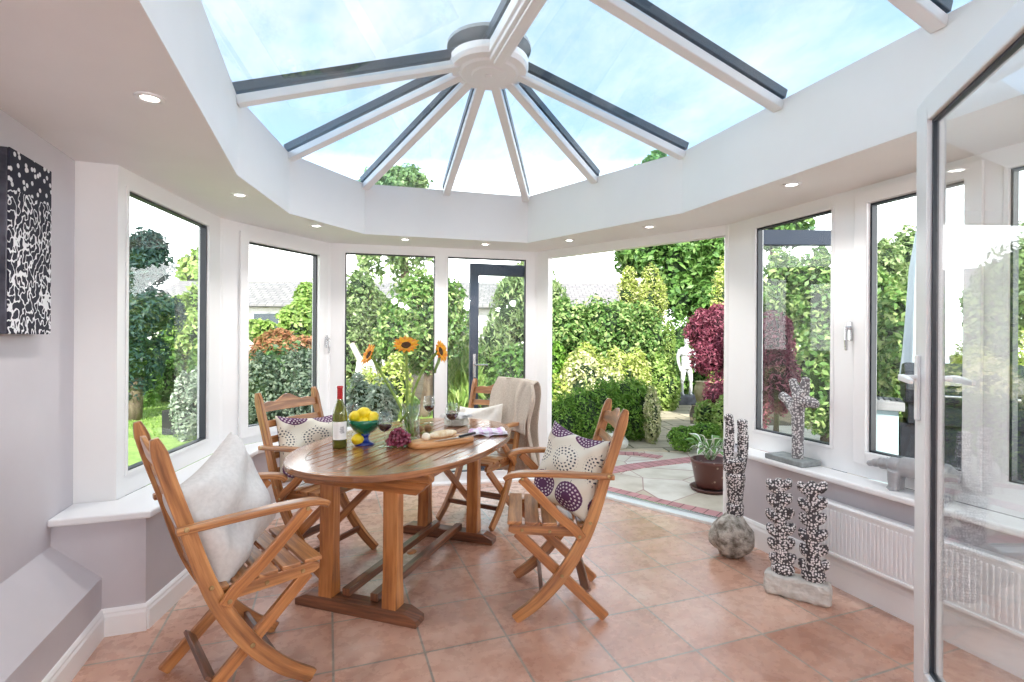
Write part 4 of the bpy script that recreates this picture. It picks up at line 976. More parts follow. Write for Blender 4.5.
def branch_cactus(x0, h, lean, seed):
    mb = MB(); rr_ = random.Random(seed); zb = .105
    pl = curve([(x0, 0, zb), (x0+lean*.3, 0, zb+h*.35), (x0+lean*.6, 0, zb+h*.7), (x0+lean, 0, zb+h)], 8); n = len(pl)
    mb.tube(pl, [.036-.010*i/(n-1) for i in range(n-1)]+[.015], 14)
    mb.ell((x0, 0, zb+.035), (.062, .045, .05), 14, 8)
    for i in range(6):
        t = .10+.155*i; z = zb+h*t; xc = x0+lean*t
        for sg in (-1, 1):
            L_ = .062*(1-.1*t)+rr_.uniform(-.006, .006); zz = z+(.018 if sg > 0 else 0)
            mb.tube(curve([(xc, 0, zz), (xc+sg*L_*.65, rr_.uniform(-.01, .01), zz+.016), (xc+sg*L_*1.02, rr_.uniform(-.012, .012), zz+.058)], 5), [.025]*7+[.024, .021, .017, .007], 12)
    o = mb.build('cactus_stem', M['dotA'], root, smooth=True); m_ = o.modifiers.new('remesh', 'REMESH'); m_.mode = 'VOXEL'; m_.voxel_size = .005; m_.use_smooth_shade = True; return o
branch_cactus(-Lb*.22, .535, -.025, 1); branch_cactus(Lb*.24, .545, -.01, 5)
# dotted fork sculpture on a slate slab on the sill
p3 = onx(789, 452, 2.775); root = empty('fork_sculpture', (2.775, p3.y, ZSR), 0); tag(root, 'grey dotted branching stone sculpture on a slate slab on the right sill', 'sculpture')
MB().box((-.082, -.175, 0), (.078, .105, .034)).build('slate_base', slate, root, bevel=.006)
def s3_(px, py): p = onx(px, py, 2.775); return Vector((0, p.y-p3.y, p.z-ZSR))
mb = MB()
mb.tube(curve([Vector((0, s3_(799, 446).y, .030)), s3_(799, 425), s3_(799, 405), s3_(801, 392)], 6), [.034]*6+[.036]*6+[.040]*6+[.040], 16)
mb.tube(curve([s3_(798, 410), s3_(791, 400), s3_(785, 394), s3_(781, 391)], 5), [.034]*5+[.030]*5+[.028]*4+[.022, .010], 14)
mb.tube(curve([s3_(801, 400), s3_(797, 388), s3_(794, 380), s3_(793, 375)], 5), [.034]*5+[.028]*5+[.024]*4+[.02, .010], 14)
mb.tube(curve([s3_(802, 398), s3_(805, 386), s3_(806, 378), s3_(807, 373)], 5), [.034]*5+[.028]*5+[.024]*4+[.012, .004], 14)
mb.tube(curve([s3_(801, 400), s3_(809, 398), s3_(815, 400), s3_(819, 400)], 5), [.036]*5+[.032]*5+[.026]*4+[.02, .010], 14)
o = mb.build('forked_body', M['dotB'], root, smooth=True); m_ = o.modifiers.new('remesh', 'REMESH'); m_.mode = 'VOXEL'; m_.voxel_size = .005; m_.use_smooth_shade = True
# stone bear on the sill
pb_ = onx(895, 480, 2.79); yb = onx(900, 480, 2.79).y; root = tag(empty('bear_sculpture', (2.79, yb-.06, ZSR), 1.70), 'smooth grey stone bear figure standing on the right sill behind the open glass door', 'sculpture')
mb = MB()
mb.tube(curve([(.205, 0, .105), (.16, 0, .118), (.10, 0, .125), (.03, 0, .125), (-.06, 0, .13), (-.15, 0, .125), (-.20, 0, .10)], 5), [.010]+[.016]*3+[.022]*3+[.030]*4+[.042]*4+[.052]*5+[.055]*6+[.045]*3+[.02, .01], 16)
for x, sg in ((.06, .026), (.06, -.026), (-.15, .026), (-.15, -.026)): mb.tube([(x, sg, .10), (x+.006, sg, .05), (x+.004, sg, .018), (x+.012, sg, 0)], [.034, .026, .024, .030], 12)
for sg in (-1, 1): mb.ell((.115, sg*.018, .146), (.010, .006, .010), 8, 6)
o = mb.build('bear_body', mottled('smooth_grey_stone', (.30, .30, .31), (.42, .42, .44), 9, .35), root, smooth=True); m_ = o.modifiers.new('remesh', 'REMESH'); m_.mode = 'VOXEL'; m_.voxel_size = .005; m_.use_smooth_shade = True

# ------------------------------------------------------------------ garden ground
def ground(name, poly, z0, z1, m): o = MB().prism([(p[0], p[1]) for p in poly], z0, z1).build(name, m); o['kind'] = 'structure'; return o
ground('garden_soil', [(-60, -1), (60, -1), (60, 70), (-60, 70)], -.3, -.09, M['soil'])
ground('lawn', [(-30, 2), (-2.2, 2), (-2.2, 5.6), (-1.2, 6.6), (.3, 7.4), (1.9, 8.6), (2.2, 16), (-4, 22), (-30, 22)], -.2, -.06, M['grass'])
ground('patio', [(-2.6, 3.2), (-1.1, 3.2), (-.82, 4.35), (-.05, 5.14), (2.0, 4.9), (2.95, 3.15), (2.95, -1), (8.5, -1), (8.5, 6.0), (5.4, 7.4), (3.0, 8.2), (.5, 7.2), (-1.3, 6.0), (-2.6, 4.4)], -.2, -.03, M['crazy'])
ground('side_paving', [(-2.7, -.6), (-1.32, -.6), (-1.32, 3.3), (-.95, 4.5), (-.1, 5.3), (-1.4, 6.1), (-2.7, 4.4)], -.19, -.026, M['greypave'])
def band(name, pts, wd, label=None):
    mb = MB(); pts = [Vector((p.x, p.y, 0)) for p in pts]; L = 0
    for a, b in zip(pts[:-1], pts[1:]):
        n = rightn(a, b)*wd/2; l = (b-a).length
        vs = [a-n, b-n, b+n, a+n]; vs = [Vector((v.x, v.y, -.10)) for v in vs]+[Vector((v.x, v.y, -.022)) for v in vs]
        fs = [(0, 3, 2, 1), (4, 5, 6, 7), (0, 1, 5, 4), (1, 2, 6, 5), (2, 3, 7, 6), (3, 0, 4, 7)]
        U = [(L, 0), (L+l, 0), (L+l, .3), (L, .3)]*2; mb.add(vs, fs, [[U[i] for i in f] for f in fs]); L += l
    o = mb.build(name, M['brickuv']); o['kind'] = 'structure'
def brickuv():
    m = mat('pink_brick_course', (.5, .22, .2), .7); nt, b = P(m); uv = N(nt, 'ShaderNodeTexCoord').outputs['UV']; mp = N(nt, 'ShaderNodeMapping'); mp.inputs['Location'].default_value = (.0, .2, 0); nt.links.new(uv, mp.inputs[0])
    br = N(nt, 'ShaderNodeTexBrick', offset=0.0, Scale=1.0); br.inputs['Brick Width'].default_value = .105; br.inputs['Row Height'].default_value = .9; br.inputs['Mortar Size'].default_value = .005
    br.inputs['Color1'].default_value = (.60, .30, .30, 1); br.inputs['Color2'].default_value = (.50, .25, .25, 1); br.inputs['Mortar'].default_value = (.16, .07, .07, 1)
    nt.links.new(mp.outputs[0], br.inputs['Vector']); n = noise(nt, 9, 5); nt.links.new(mixc(nt, 1.0, br.outputs['Color'], ramp(nt, n, [(.3, (.75, .75, .75)), (.65, (1, 1, 1))]), 'MULTIPLY'), b.inputs['Base Color']); return m
M['brickuv'] = brickuv()
band('brick_edging', [atz(540, 466, -.02), atz(600, 486, -.02), atz(660, 500, -.02), atz(722, 513, -.02), atz(735, 516, -.02)], .2)
band('brick_edging', [atz(600, 471, -.02), atz(640, 463.5, -.02), atz(715, 454, -.02), atz(790, 446, -.02)], .2)
band('brick_edging', [atz(560, 449, -.02), atz(640, 452, -.02), atz(662, 455, -.02)], .16)
ground('garden_path', [atz(612, 448, -.02), atz(690, 450, -.02), atz(692, 428, -.02), atz(690, 410, -.02), atz(694, 395, -.02), atz(665, 394, -.02), atz(655, 410, -.02), atz(640, 425, -.02)], -.12, -.015, M['path'])

# ------------------------------------------------------------------ plants
def leaves(blobs, n, size, rr_, spread=(.72, 1.06), flat=.35, droop=0, asp=.5, zmin=0):
    """numpy leaf cloud: rhombus leaves over lumpy ellipsoids; returns verts, faces"""
    A = np.array([b[3]*b[4]+b[3]*b[5]+b[4]*b[5] for b in blobs]); A = A/A.sum()
    idx = rr_.choice(len(blobs), n, p=A); B = np.array(blobs)[idx]
    d = rr_.normal(size=(n, 3)); d /= np.linalg.norm(d, axis=1)[:, None]
    m = 26; cd = rr_.normal(size=(len(blobs), m, 3)); cd /= np.linalg.norm(cd, axis=2)[:, :, None]; cd *= rr_.uniform(.50, .86, (len(blobs), m))[:, :, None]; cr = rr_.uniform(.20, .40, (len(blobs), m))
    j = rr_.integers(0, m, n); c0 = cd[idx, j]; k = rr_.uniform(spread[0], spread[1], n)**.7*cr[idx, j]
    q = c0+d*k[:, None]; free = rr_.uniform(size=n) < .22; q[free] = d[free]*rr_.uniform(spread[0], spread[1], free.sum())[:, None]**.7
    p = B[:, :3]+q*B[:, 3:6]
    ok = p[:, 2] > zmin; p, d = p[ok], d[ok]; n = len(p)
    nrm = d*.7+rr_.normal(size=(n, 3))*.55+np.array([0, 0, flat]); nrm /= np.linalg.norm(nrm, axis=1)[:, None]
    t = np.cross(nrm, rr_.normal(size=(n, 3))); t /= np.linalg.norm(t, axis=1)[:, None]; t[:, 2] -= droop; b = np.cross(nrm, t)
    L = size*1.25*rr_.uniform(.55, 1.4, n)[:, None]; W = L*asp
    fold = nrm*L*.12
    v = np.stack([p-t*L*.5, p+b*W*.5+fold, p+t*L*.5, p-b*W*.5+fold], 1).reshape(-1, 3)
    f = np.arange(4*n).reshape(n, 4); return v, f
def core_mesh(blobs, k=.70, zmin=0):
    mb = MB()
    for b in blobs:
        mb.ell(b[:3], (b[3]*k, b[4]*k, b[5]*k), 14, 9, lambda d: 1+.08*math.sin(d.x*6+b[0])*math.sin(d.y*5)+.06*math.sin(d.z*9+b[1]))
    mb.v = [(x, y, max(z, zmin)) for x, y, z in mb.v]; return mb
def plant(name, label, cat_, blobs, n, size, leafm, group=None, core=True, coremat='core', seed=None, trunk=None, zmin=-.02, **kw):
    rr_ = np.random.default_rng(seed if seed is not None else abs(hash(label)) % 9999 if False else sum(map(ord, label)) % 9999)
    if not trunk:
        nb = []
        for b in blobs:
            top = b[2]+b[5]
            nb.append(b if b[2]-b[5] < .0 else (b[0], b[1], top*.46, b[3], b[4], top*.54))
        blobs = nb
    base = Vector((np.mean([b[0] for b in blobs]), np.mean([b[1] for b in blobs]), 0))
    r = empty(name, (base.x, base.y, -.05)); tag(r, label, cat_, group)
    bl = [(b[0]-base.x, b[1]-base.y, b[2]+.05, b[3], b[4], b[5]) for b in blobs]
    v, f = leaves(bl, n, size, rr_, zmin=zmin, **kw)
    me = bpy.data.meshes.new('foliage'); me.vertices.add(len(v)); me.vertices.foreach_set('co', v.ravel()); me.loops.add(f.size); me.loops.foreach_set('vertex_index', f.ravel().astype(np.int32))
    me.polygons.add(len(f)); me.polygons.foreach_set('loop_start', np.arange(0, f.size, 4, dtype=np.int32)); me.polygons.foreach_set('loop_total', np.full(len(f), 4, dtype=np.int32)); me.update(); me.validate()
    me.materials.append(LM[leafm]); o = bpy.data.objects.new('foliage', me); C.objects.link(o); o.parent = r
    if core: core_mesh(bl).build('shade_core', M[coremat], r, smooth=True)  # solid dark ellipsoids added to stop see-through and darken the gaps
    if trunk:
        mb = MB()
        for pts, rad in trunk:
            pl = curve([Vector(p)-Vector((base.x, base.y, -.05)) for p in pts], 5); n_ = len(pl); mb.tube(pl, [rad*(1-.6*i/(n_-1)) for i in range(n_)], 8)
        mb.build('trunk', M['bark'], r, smooth=True)
    return r
def blob(px0, px1, py0, py1, d, k=.8, grounded=False):
    """ellipsoid spanning those bearings at distance d"""
    c = atd((px0+px1)/2, (py0+py1)/2, d); rx = (px1-px0)/2/F*d; rz = (py1-py0)/2/F*d
    if grounded: top = c.z+rz; c.z = top*.42; rz = top*.58
    return (c.x, c.y, c.z, rx, rx*k, rz)
def B(*a): return [blob(*x) for x in a]

def trk(px, py0, py1, d, rad=.12): a = atd(px, py1, d); b = atd(px, py0, d); a.z = -.1; return ([tuple(a), tuple(a.lerp(b, .5)+Vector((.08, 0, 0))), tuple(b)], rad)
BT = 'trees and shrubs of the garden'
# --- left window
plant('conifer', 'dark blue-green conifer at the left edge of the left window', 'tree', B((112, 166, 232, 300, 9), (100, 178, 290, 350, 9), (95, 160, 330, 400, 9), (130, 165, 235, 262, 9)), 9000, .10, 'teal', trunk=[trk(135, 240, 400, 9)], asp=.3)
plant('shrub', 'fresh green shrub below the bungalow roof in the left window', 'shrub', B((160, 196, 300, 380, 12), (182, 214, 285, 350, 12.4), (170, 225, 318, 378, 12)), 7000, .12, 'light', trunk=[trk(185, 320, 390, 12)])
plant('tree', 'small yellow-green treetop above the roof in the left window', 'tree', B((180, 222, 256, 300, 33), (184, 212, 252, 285, 33)), 2500, .32, 'light', trunk=[trk(200, 270, 320, 33, .2)])
plant('shrub', 'deep green rounded shrub behind the flower border at the left', 'shrub', B((125, 160, 345, 400, 10.5), (150, 182, 335, 385, 11.5), (190, 220, 335, 390, 11.8)), 7000, .09, 'mid')
plant('flower_bed', 'pale cream flowering border along the far edge of the lawn', 'flower bed', B((140, 170, 372, 398, 12.2), (160, 190, 366, 396, 12.6), (182, 214, 368, 396, 12.8), (126, 150, 382, 400, 11.9)), 7500, .085, 'cream')
plant('shrub', 'grey-green rounded shrub beside the stone planter on the lawn edge', 'shrub', B((172, 200, 378, 425, 7.2), (186, 212, 372, 410, 7.6)), 5000, .05, 'silver')
# --- sash window
plant('shrub', 'light green bush hiding the right end of the bungalow window', 'shrub', B((293, 335, 282, 350, 13), (280, 315, 305, 345, 12.6), (246, 275, 322, 345, 12.5)), 6500, .12, 'light', trunk=[trk(305, 320, 390, 13)])
plant('japanese_maple', 'rusty orange maple shrub in the narrow left sash window', 'shrub', B((255, 300, 332, 372, 9), (280, 325, 338, 375, 8.8), (248, 275, 348, 375, 9.2)), 7500, .075, 'rust', trunk=[trk(285, 350, 400, 9, .05)], asp=.35)
plant('shrub', 'dark dense shrub under the rusty maple, behind the armchair', 'shrub', B((238, 285, 358, 430, 7.2), (272, 335, 352, 420, 7.4), (300, 345, 372, 425, 7.2)), 12000, .05, 'greygreen', core=True)
plant('shrub', 'second dark green bush low behind the grey shrub at the sash window', 'shrub', B((236, 335, 345, 410, 8.1),), 6000, .07, 'dark')
# --- back panes
plant('tree', 'tall airy tree rising above the back panes, with a bare trunk', 'tree', B((350, 396, 165, 262, 17), (380, 436, 172, 300, 18), (352, 385, 235, 300, 17), (345, 372, 180, 230, 17), (410, 440, 240, 262, 18), (362, 432, 166, 205, 17.5), (366, 428, 168, 200, 17.5)), 6500, .17, 'olive', core=False, trunk=[trk(402, 200, 400, 18, .22), ([tuple(atd(402, 270, 18)), tuple(atd(385, 240, 17.8)), tuple(atd(370, 200, 17.5))], .1), ([tuple(atd(402, 262, 18)), tuple(atd(418, 230, 18))], .08)], spread=(.1, 1.0))
plant('shrub', 'tall loose olive-green shrub filling the left of the left back pane', 'shrub', B((338, 378, 272, 340, 11), (345, 395, 290, 370, 11.3), (330, 365, 300, 395, 10.8)), 13000, .085, 'olive', trunk=[trk(360, 300, 395, 11)])
plant('bush', 'big round dense bush behind the sunflowers in the back panes', 'bush', B((382, 455, 278, 372, 9.6), (410, 472, 276, 365, 9.8), (375, 425, 300, 370, 9.3)), 15000, .085, 'ivy', trunk=[trk(425, 320, 390, 9.6)])
plant('bush', 'yellow-green bush low below the round bush in the left back pane', 'bush', B((375, 412, 358, 386, 8.8), (356, 380, 368, 388, 8.6)), 3500, .07, 'yellow')
plant('shrub', 'silvery variegated shrub low behind the bowl of lemons', 'shrub', B((342, 378, 376, 415, 6.4), (362, 400, 380, 418, 6.2)), 8500, .045, 'silver')
plant('willow', 'pale green willowy tree behind the open blue door leaf', 'tree', B((488, 535, 275, 360, 12.5), (500, 560, 258, 330, 13), (515, 572, 275, 345, 12.8), (478, 510, 318, 375, 12)), 14000, .11, 'olive', trunk=[trk(512, 320, 395, 12.5)], asp=.25, droop=.5)
plant('shrub', 'dark green shrub at the foot of the pale willowy tree', 'shrub', B((452, 500, 340, 378, 12.0), (490, 540, 345, 382, 11.5)), 5500, .10, 'mid')
plant('ornamental_grass', 'clump of tall feathery grass beyond the lawn in the back pane', 'plant', B((446, 482, 352, 384, 10.8), (436, 460, 358, 386, 10.6)), 3500, .24, 'light', core=False, asp=.08, droop=-1.2)
# --- opening
plant('hedge', 'long leafy climber-covered hedge across the garden opening', 'hedge', B((535, 600, 298, 365, 11), (575, 640, 297, 360, 11.2), (618, 668, 300, 375, 11.5), (545, 665, 315, 400, 11.6), (640, 676, 318, 400, 12)), 26000, .085, 'ivy', trunk=[trk(590, 330, 395, 11.2)])
plant('golden_conifer', 'left one of the two golden conifers above the hedge', 'tree', [*B((616, 640, 270, 320, 14.5), (620, 637, 264, 295, 14.5))], 4200, .09, 'yellow', group='golden conifers', asp=.25, trunk=[trk(628, 290, 380, 14.5, .08)])
plant('golden_conifer', 'right and broader of the two golden conifers above the hedge', 'tree', [*B((636, 668, 272, 330, 14), (640, 660, 262, 300, 14))], 5200, .09, 'yellow', group='golden conifers', asp=.25, trunk=[trk(652, 290, 380, 14, .08)])
plant('tree', 'large dark green tree towering over the right of the garden opening', 'tree', B((612, 680, 228, 275, 19), (650, 720, 215, 300, 18.5), (690, 752, 205, 290, 18), (660, 700, 270, 320, 18), (690, 735, 275, 335, 17.5), (626, 670, 160, 245, 20), (640, 668, 150, 180, 20)), 20000, .19, 'mid', trunk=[trk(690, 250, 390, 18, .25), trk(655, 210, 390, 19.5, .2)])
plant('shrub', 'bright yellow conifer shrub at the right edge of the opening, above the purple maple', 'shrub', B((706, 735, 262, 330, 12.5), (716, 750, 240, 330, 12.6)), 5500, .10, 'yellow', asp=.3)
plant('shrub', 'yellow and white variegated shrub in front of the long hedge', 'shrub', B((560, 612, 345, 395, 9), (590, 650, 352, 395, 9.3), (548, 585, 372, 395, 8.6), (622, 652, 346, 380, 9.7)), 13000, .065, 'yellow', seed=5)
plant('shrub', 'cream flowering shrub tucked into the yellow variegated one', 'shrub', B((565, 605, 352, 388, 8.5), (580, 632, 366, 390, 8.4)), 6000, .055, 'cream')
plant('shrub', 'small dark green yew at the left edge of the garden opening', 'shrub', B((530, 572, 340, 400, 9.4), (536, 566, 375, 420, 8.6)), 6500, .06, 'clipped')
plant('clipped_shrub', 'broad low clipped green shrub sloping down to the patio rock', 'shrub', [*B((538, 585, 396, 438, 6.9), (550, 610, 386, 438, 7.1), (572, 632, 379, 436, 7.3), (596, 654, 374, 436, 7.4), (615, 660, 378, 434, 7.3))], 30000, .038, 'clipped', asp=.35)
plant('trailing_plant', 'narrow white-flowering trailing plant at the end of the clipped shrub', 'plant', B((644, 660, 384, 436, 7.1), (647, 662, 395, 434, 7.0)), 4500, .032, 'cream')
plant('shrub', 'yellow-green bush left of the garden statue along the path', 'shrub', B((642, 675, 352, 395, 11), (652, 682, 366, 405, 10.3), (655, 672, 330, 360, 12)), 7500, .07, 'light')
plant('shrub', 'dim green backdrop shrub behind the statue and the slim cypress', 'shrub', B((655, 712, 312, 400, 14.5), (670, 720, 330, 400, 13.8)), 6500, .10, 'mid')
plant('cypress', 'slim pale green cypress left of the purple maple', 'tree', B((663, 676, 318, 390, 11.7),), 3000, .06, 'light', asp=.25)
plant('japanese_maple', 'large purple maple with its crown beside the statue', 'tree', B((684, 725, 308, 350, 9.5), (700, 745, 300, 350, 9.2), (690, 740, 335, 375, 9.0), (722, 775, 300, 360, 8.4)), 15000, .06, 'acer', coremat='coreacer', trunk=[([tuple(atd(722, 430, 9.7))[:2]+(-.1,), tuple(atd(721, 400, 9.7)), tuple(atd(716, 362, 9.4))], .06), ([tuple(atd(721, 392, 9.6)), tuple(atd(738, 350, 9.2))], .04)], asp=.3)
plant('japanese_maple', 'low purple maple shrub right of the path under the large one', 'shrub', B((702, 735, 372, 408, 8.4), (715, 775, 362, 420, 7.6)), 6500, .05, 'acer', coremat='coreacer', asp=.3)
plant('shrub', 'small green and yellow shrub behind the potted hosta', 'shrub', B((694, 722, 398, 428, 7.4), (712, 745, 392, 430, 7.0)), 4500, .045, 'light')
plant('ground_cover_plant', 'low bright green ground cover spilling onto the patio', 'plant', B((668, 700, 424, 447, 6.6), (690, 722, 420, 446, 6.8)), 7000, .035, 'clipped')
# --- right windows
plant('hedge', 'tall glossy ivy hedge beyond the right-hand windows', 'hedge', B((752, 815, 250, 340, 7.6), (785, 850, 245, 350, 7.2), (835, 900, 262, 360, 6.8), (870, 935, 280, 400, 6.2), (790, 860, 320, 430, 7.0), (860, 930, 340, 440, 6.4), (740, 790, 300, 400, 8.0)), 36000, .075, 'ivy', trunk=[trk(830, 320, 420, 7.2)])
plant('japanese_maple', 'purple maple seen through the right window, in front of the ivy hedge', 'shrub', B((752, 795, 308, 370, 6.0), (760, 800, 345, 410, 5.8), (745, 775, 330, 400, 6.1)), 8000, .05, 'acer', coremat='coreacer', asp=.3, trunk=[trk(772, 370, 430, 5.9, .04)])
plant('tree', 'bushy olive tree above the hedge at the far right window', 'tree', B((868, 905, 235, 300, 11), (885, 930, 222, 300, 11.3), (860, 890, 270, 320, 10.8)), 7500, .11, 'olive', trunk=[trk(890, 270, 400, 11)])
plant('tree', 'tree top glimpsed in the top left corner of the right-hand window', 'tree', B((740, 812, 196, 246, 13), (730, 775, 190, 230, 13)), 6000, .13, 'mid', trunk=[trk(770, 225, 400, 13)])
plant('tree', 'large feathery tree seen through the open glass door', 'tree', B((985, 1060, 215, 330, 7.5), (1010, 1120, 200, 360, 7.2), (960, 1010, 265, 330, 7.8), (1060, 1180, 180, 380, 6.8)), 15000, .085, 'olive', trunk=[trk(1030, 280, 430, 7.3)])
plant('golden_conifer', 'golden spreading shrub seen low through the open glass door', 'shrub', B((950, 1010, 325, 385, 6.4), (985, 1050, 335, 395, 6.1), (935, 975, 345, 420, 6.6)), 9000, .06, 'yellow', asp=.3)
plant('hedge', 'dark green hedge behind the barbecue seen through the door glass', 'hedge', B((920, 1010, 360, 470, 6.8), (990, 1100, 370, 480, 6.4), (1080, 1250, 300, 480, 6.2)), 12000, .075, 'dark')
# grass blades, nobody could count them
def grass():
    rr_ = np.random.default_rng(3); n = 42000; x = rr_.uniform(-9, 2.0, n); y = rr_.uniform(3, 17, n)
    ok = (x < -2.8) | (y > 8.7); x, y = x[ok], y[ok]; n = len(x); h = rr_.uniform(.025, .06, n); a = rr_.uniform(0, 6.28, n); w_ = .006+.0009*y; ln = rr_.normal(size=(n, 2))*.02
    p = np.stack([x, y, np.full(n, -.065)], 1); t = np.stack([np.cos(a)*w_, np.sin(a)*w_, 0*a], 1); tip = p+np.stack([ln[:, 0], ln[:, 1], h], 1)
    v = np.stack([p-t, p+t, tip], 1).reshape(-1, 3); f = np.arange(3*n).reshape(n, 3)
    me = bpy.data.meshes.new('grass_blades'); me.from_pydata(v.tolist(), [], f.tolist()); me.materials.append(LM['lawn'])
    o = bpy.data.objects.new('grass_blades', me); C.objects.link(o); tag(o, 'short green grass blades of the lawn', 'grass', None, 'stuff')
LM['lawn'] = leaf_mat('lawn_blades', [(.16, .30, .05), (.26, .42, .09), (.40, .54, .16)])
grass()

# ------------------------------------------------------------------ bungalow, planter, statue, urn, rock, pot, barbecue, parasol
def bungalow():
    r = empty('bungalow'); tag(r, 'low white bungalow with a long grey tiled roof beyond the garden', 'building')
    a = atd(150, 303, 27); b = atd(660, 300, 27); ze = 3.10; zr = 4.65
    d = Vector((b.x-a.x, b.y-a.y, 0)).normalized(); n = Vector((-d.y, d.x, 0)); L = (b-a).length
    mt = Matrix(((d.x, n.x, 0, a.x), (d.y, n.y, 0, a.y), (0, 0, 1, 0), (0, 0, 0, 1)))
    MB().box((0, 0, -.1), (L, 6, ze), mt).build('wall', mottled('white_render', (.80, .78, .72), (.86, .84, .80), 2, .8), r)
    m = mat('grey_roof_tiles', (.3, .3, .3), .8); nt, bb = P(m); br = N(nt, 'ShaderNodeTexBrick', offset=.5, Scale=1.0); br.inputs['Brick Width'].default_value = .42; br.inputs['Row Height'].default_value = .34; br.inputs['Mortar Size'].default_value = .03
    br.inputs['Color1'].default_value = (.24, .23, .235, 1); br.inputs['Color2'].default_value = (.33, .31, .31, 1); br.inputs['Mortar'].default_value = (.16, .16, .17, 1)
    nt.links.new(N(nt, 'ShaderNodeTexCoord').outputs['UV'], br.inputs['Vector']); nt.links.new(br.outputs['Color'], bb.inputs['Base Color'])
    vs = [mt @ Vector(p) for p in ((-.4, -.5, ze-.12), (L+.4, -.5, ze-.12), (L+.4, 3, zr), (-.4, 3, zr), (L+.4, 6.5, ze-.12), (-.4, 6.5, ze-.12), (-.4, -.5, ze-.02), (L+.4, -.5, ze-.02))]
    mb = MB(); W = 3.9
    mb.add(vs, [(6, 7, 2, 3), (3, 2, 4, 5), (0, 1, 7, 6), (0, 6, 3, 5), (1, 4, 2, 7), (0, 5, 4, 1)], [[(0, 0), (L, 0), (L, W), (0, W)], [(0, W), (L, W), (L, 0), (0, 0)], [(0, 0), (L, 0), (L, .1), (0, .1)]]+[[(0, 0)]*4]*3)
    mb.build('roof', m, r)
    for px in (262, 274, 330, 470):
        p = atd(px, 314, 27); t = (p-Vector((a.x, a.y, p.z))).dot(d); w_ = .32 if px != 262 else .5
        f = MB().box((t-w_, -.04, 1.75), (t+w_, .02, 2.72), mt).build('window', M['upvc'], r)
        MB().box((t-w_+.08, -.06, 1.85), (t+w_-.08, -.04, 2.62), mt).build('pane', mat('dark_window_pane', (.05, .07, .09), .1), f)
bungalow()
def planter():
    p = atz(196, 436, -.05); r = empty('garden_planter', (p.x, p.y, -.05), -.35); tag(r, 'stepped white block planter on a black box base outside the left window', 'planter')
    wht = mottled('white_blocks', (.62, .62, .60), (.74, .74, .72), 6, .7)
    MB().box((-.36, -.22, 0), (.44, .3, .36)).build('black_base', mat('black_box', (.015, .015, .018), .5), r, bevel=.01)
    MB().box((-.28, -.16, .36), (.44, .26, .58)).build('lower_block', wht, r, bevel=.015)
    MB().box((.0, -.12, .58), (.34, .22, .76)).build('upper_block', wht, r, bevel=.015)
planter()
def statue():
    p = atz(687, 402, -.02); r = empty('garden_statue', (p.x, p.y, -.02), -YAW); tag(r, 'pale stone standing figure statue on a dark plinth at the end of the path', 'statue')
    MB().box((-.28, -.2, 0), (.24, .2, .20)).build('plinth', mottled('dark_plinth', (.10, .11, .14), (.20, .21, .25), 9, .6), r, bevel=.02)
    m = MB(); H_ = .20
    V = lambda x, z, y=0: Vector((x, y, H_+z))
    m.tube(curve([V(-.11, 0, -.04), V(-.10, .25, -.02), V(-.085, .45, -.03), V(-.07, .62)], 5), [.038]*4+[.034]*3+[.048]*3+[.055]*2+[.065]*4, 12)
    m.tube(curve([V(.10, 0, .03), V(.10, .24, .0), V(.08, .44, -.01), V(.05, .62)], 5), [.038]*4+[.034]*3+[.048]*3+[.055]*2+[.065]*4, 12)
    m.tube(curve([V(-.01, .58), V(-.01, .70), V(-.02, .86), V(-.01, 1.0), V(0, 1.06)], 4), [.105]*3+[.11]*3+[.10]*3+[.13]*3+[.13]*3+[.08, .05][:2], 14)
    m.tube([V(0, 1.05), V(0, 1.13)], .04, 10); m.ell(V(0, 1.20, -.01), (.062, .072, .085), 14, 10); m.ell(V(0, 1.195, -.082), (.012, .016, .016), 8, 5)
    for s in (-1, 1):
        m.tube(curve([V(s*.14, 1.01), V(s*.19, .84, .01), V(s*.18, .66, -.05), V(s*.16, .58, -.08)], 4), [.042]*4+[.034]*4+[.028]*3+[.024]*2, 10)
        m.tube([V(s*.16, .58, -.08), V(s*.16, .52, -.10)], [.026, .016], 8); m.ell(V(-.10 if s < 0 else .10, .02, -.07 if s < 0 else -.02), (.035, .08, .025), 10, 6)
    o = m.build('figure', mottled('weathered_statue_stone', (.58, .60, .62), (.80, .80, .80), 9, .7), r, smooth=True); q = o.modifiers.new('remesh', 'REMESH'); q.mode = 'VOXEL'; q.voxel_size = .012; q.use_smooth_shade = True
statue()
def urn():
    p = atd(703, 388, 10.6); r = tag(MB().lathe([(0, 0), (.13, 0), (.14, .05), (.10, .10), (.13, .20), (.17, .34), (.16, .46), (.12, .52), (.15, .56), (.13, .57), (.10, .52), (0, .5)], seg=24).build('garden_urn', mottled('sandstone', (.45, .38, .22), (.62, .55, .36), 9, .8), smooth=True), 'sandy stone urn standing under the purple maple right of the statue', 'urn'); r.location = (p.x, p.y, -.02)
urn()
p = atz(620, 449, -.03); o = rockmesh((0, 0, .10), (.20, .15, .12), 9, -.02).build('garden_rock', mottled('pale_rock', (.42, .42, .36), (.70, .70, .64), 9, .8, bmp=.6, bdist=.02), smooth=True); o.location = (p.x, p.y+.1, -.03); tag(o, 'pale grey-green rock at the foot of the clipped shrub', 'rock')
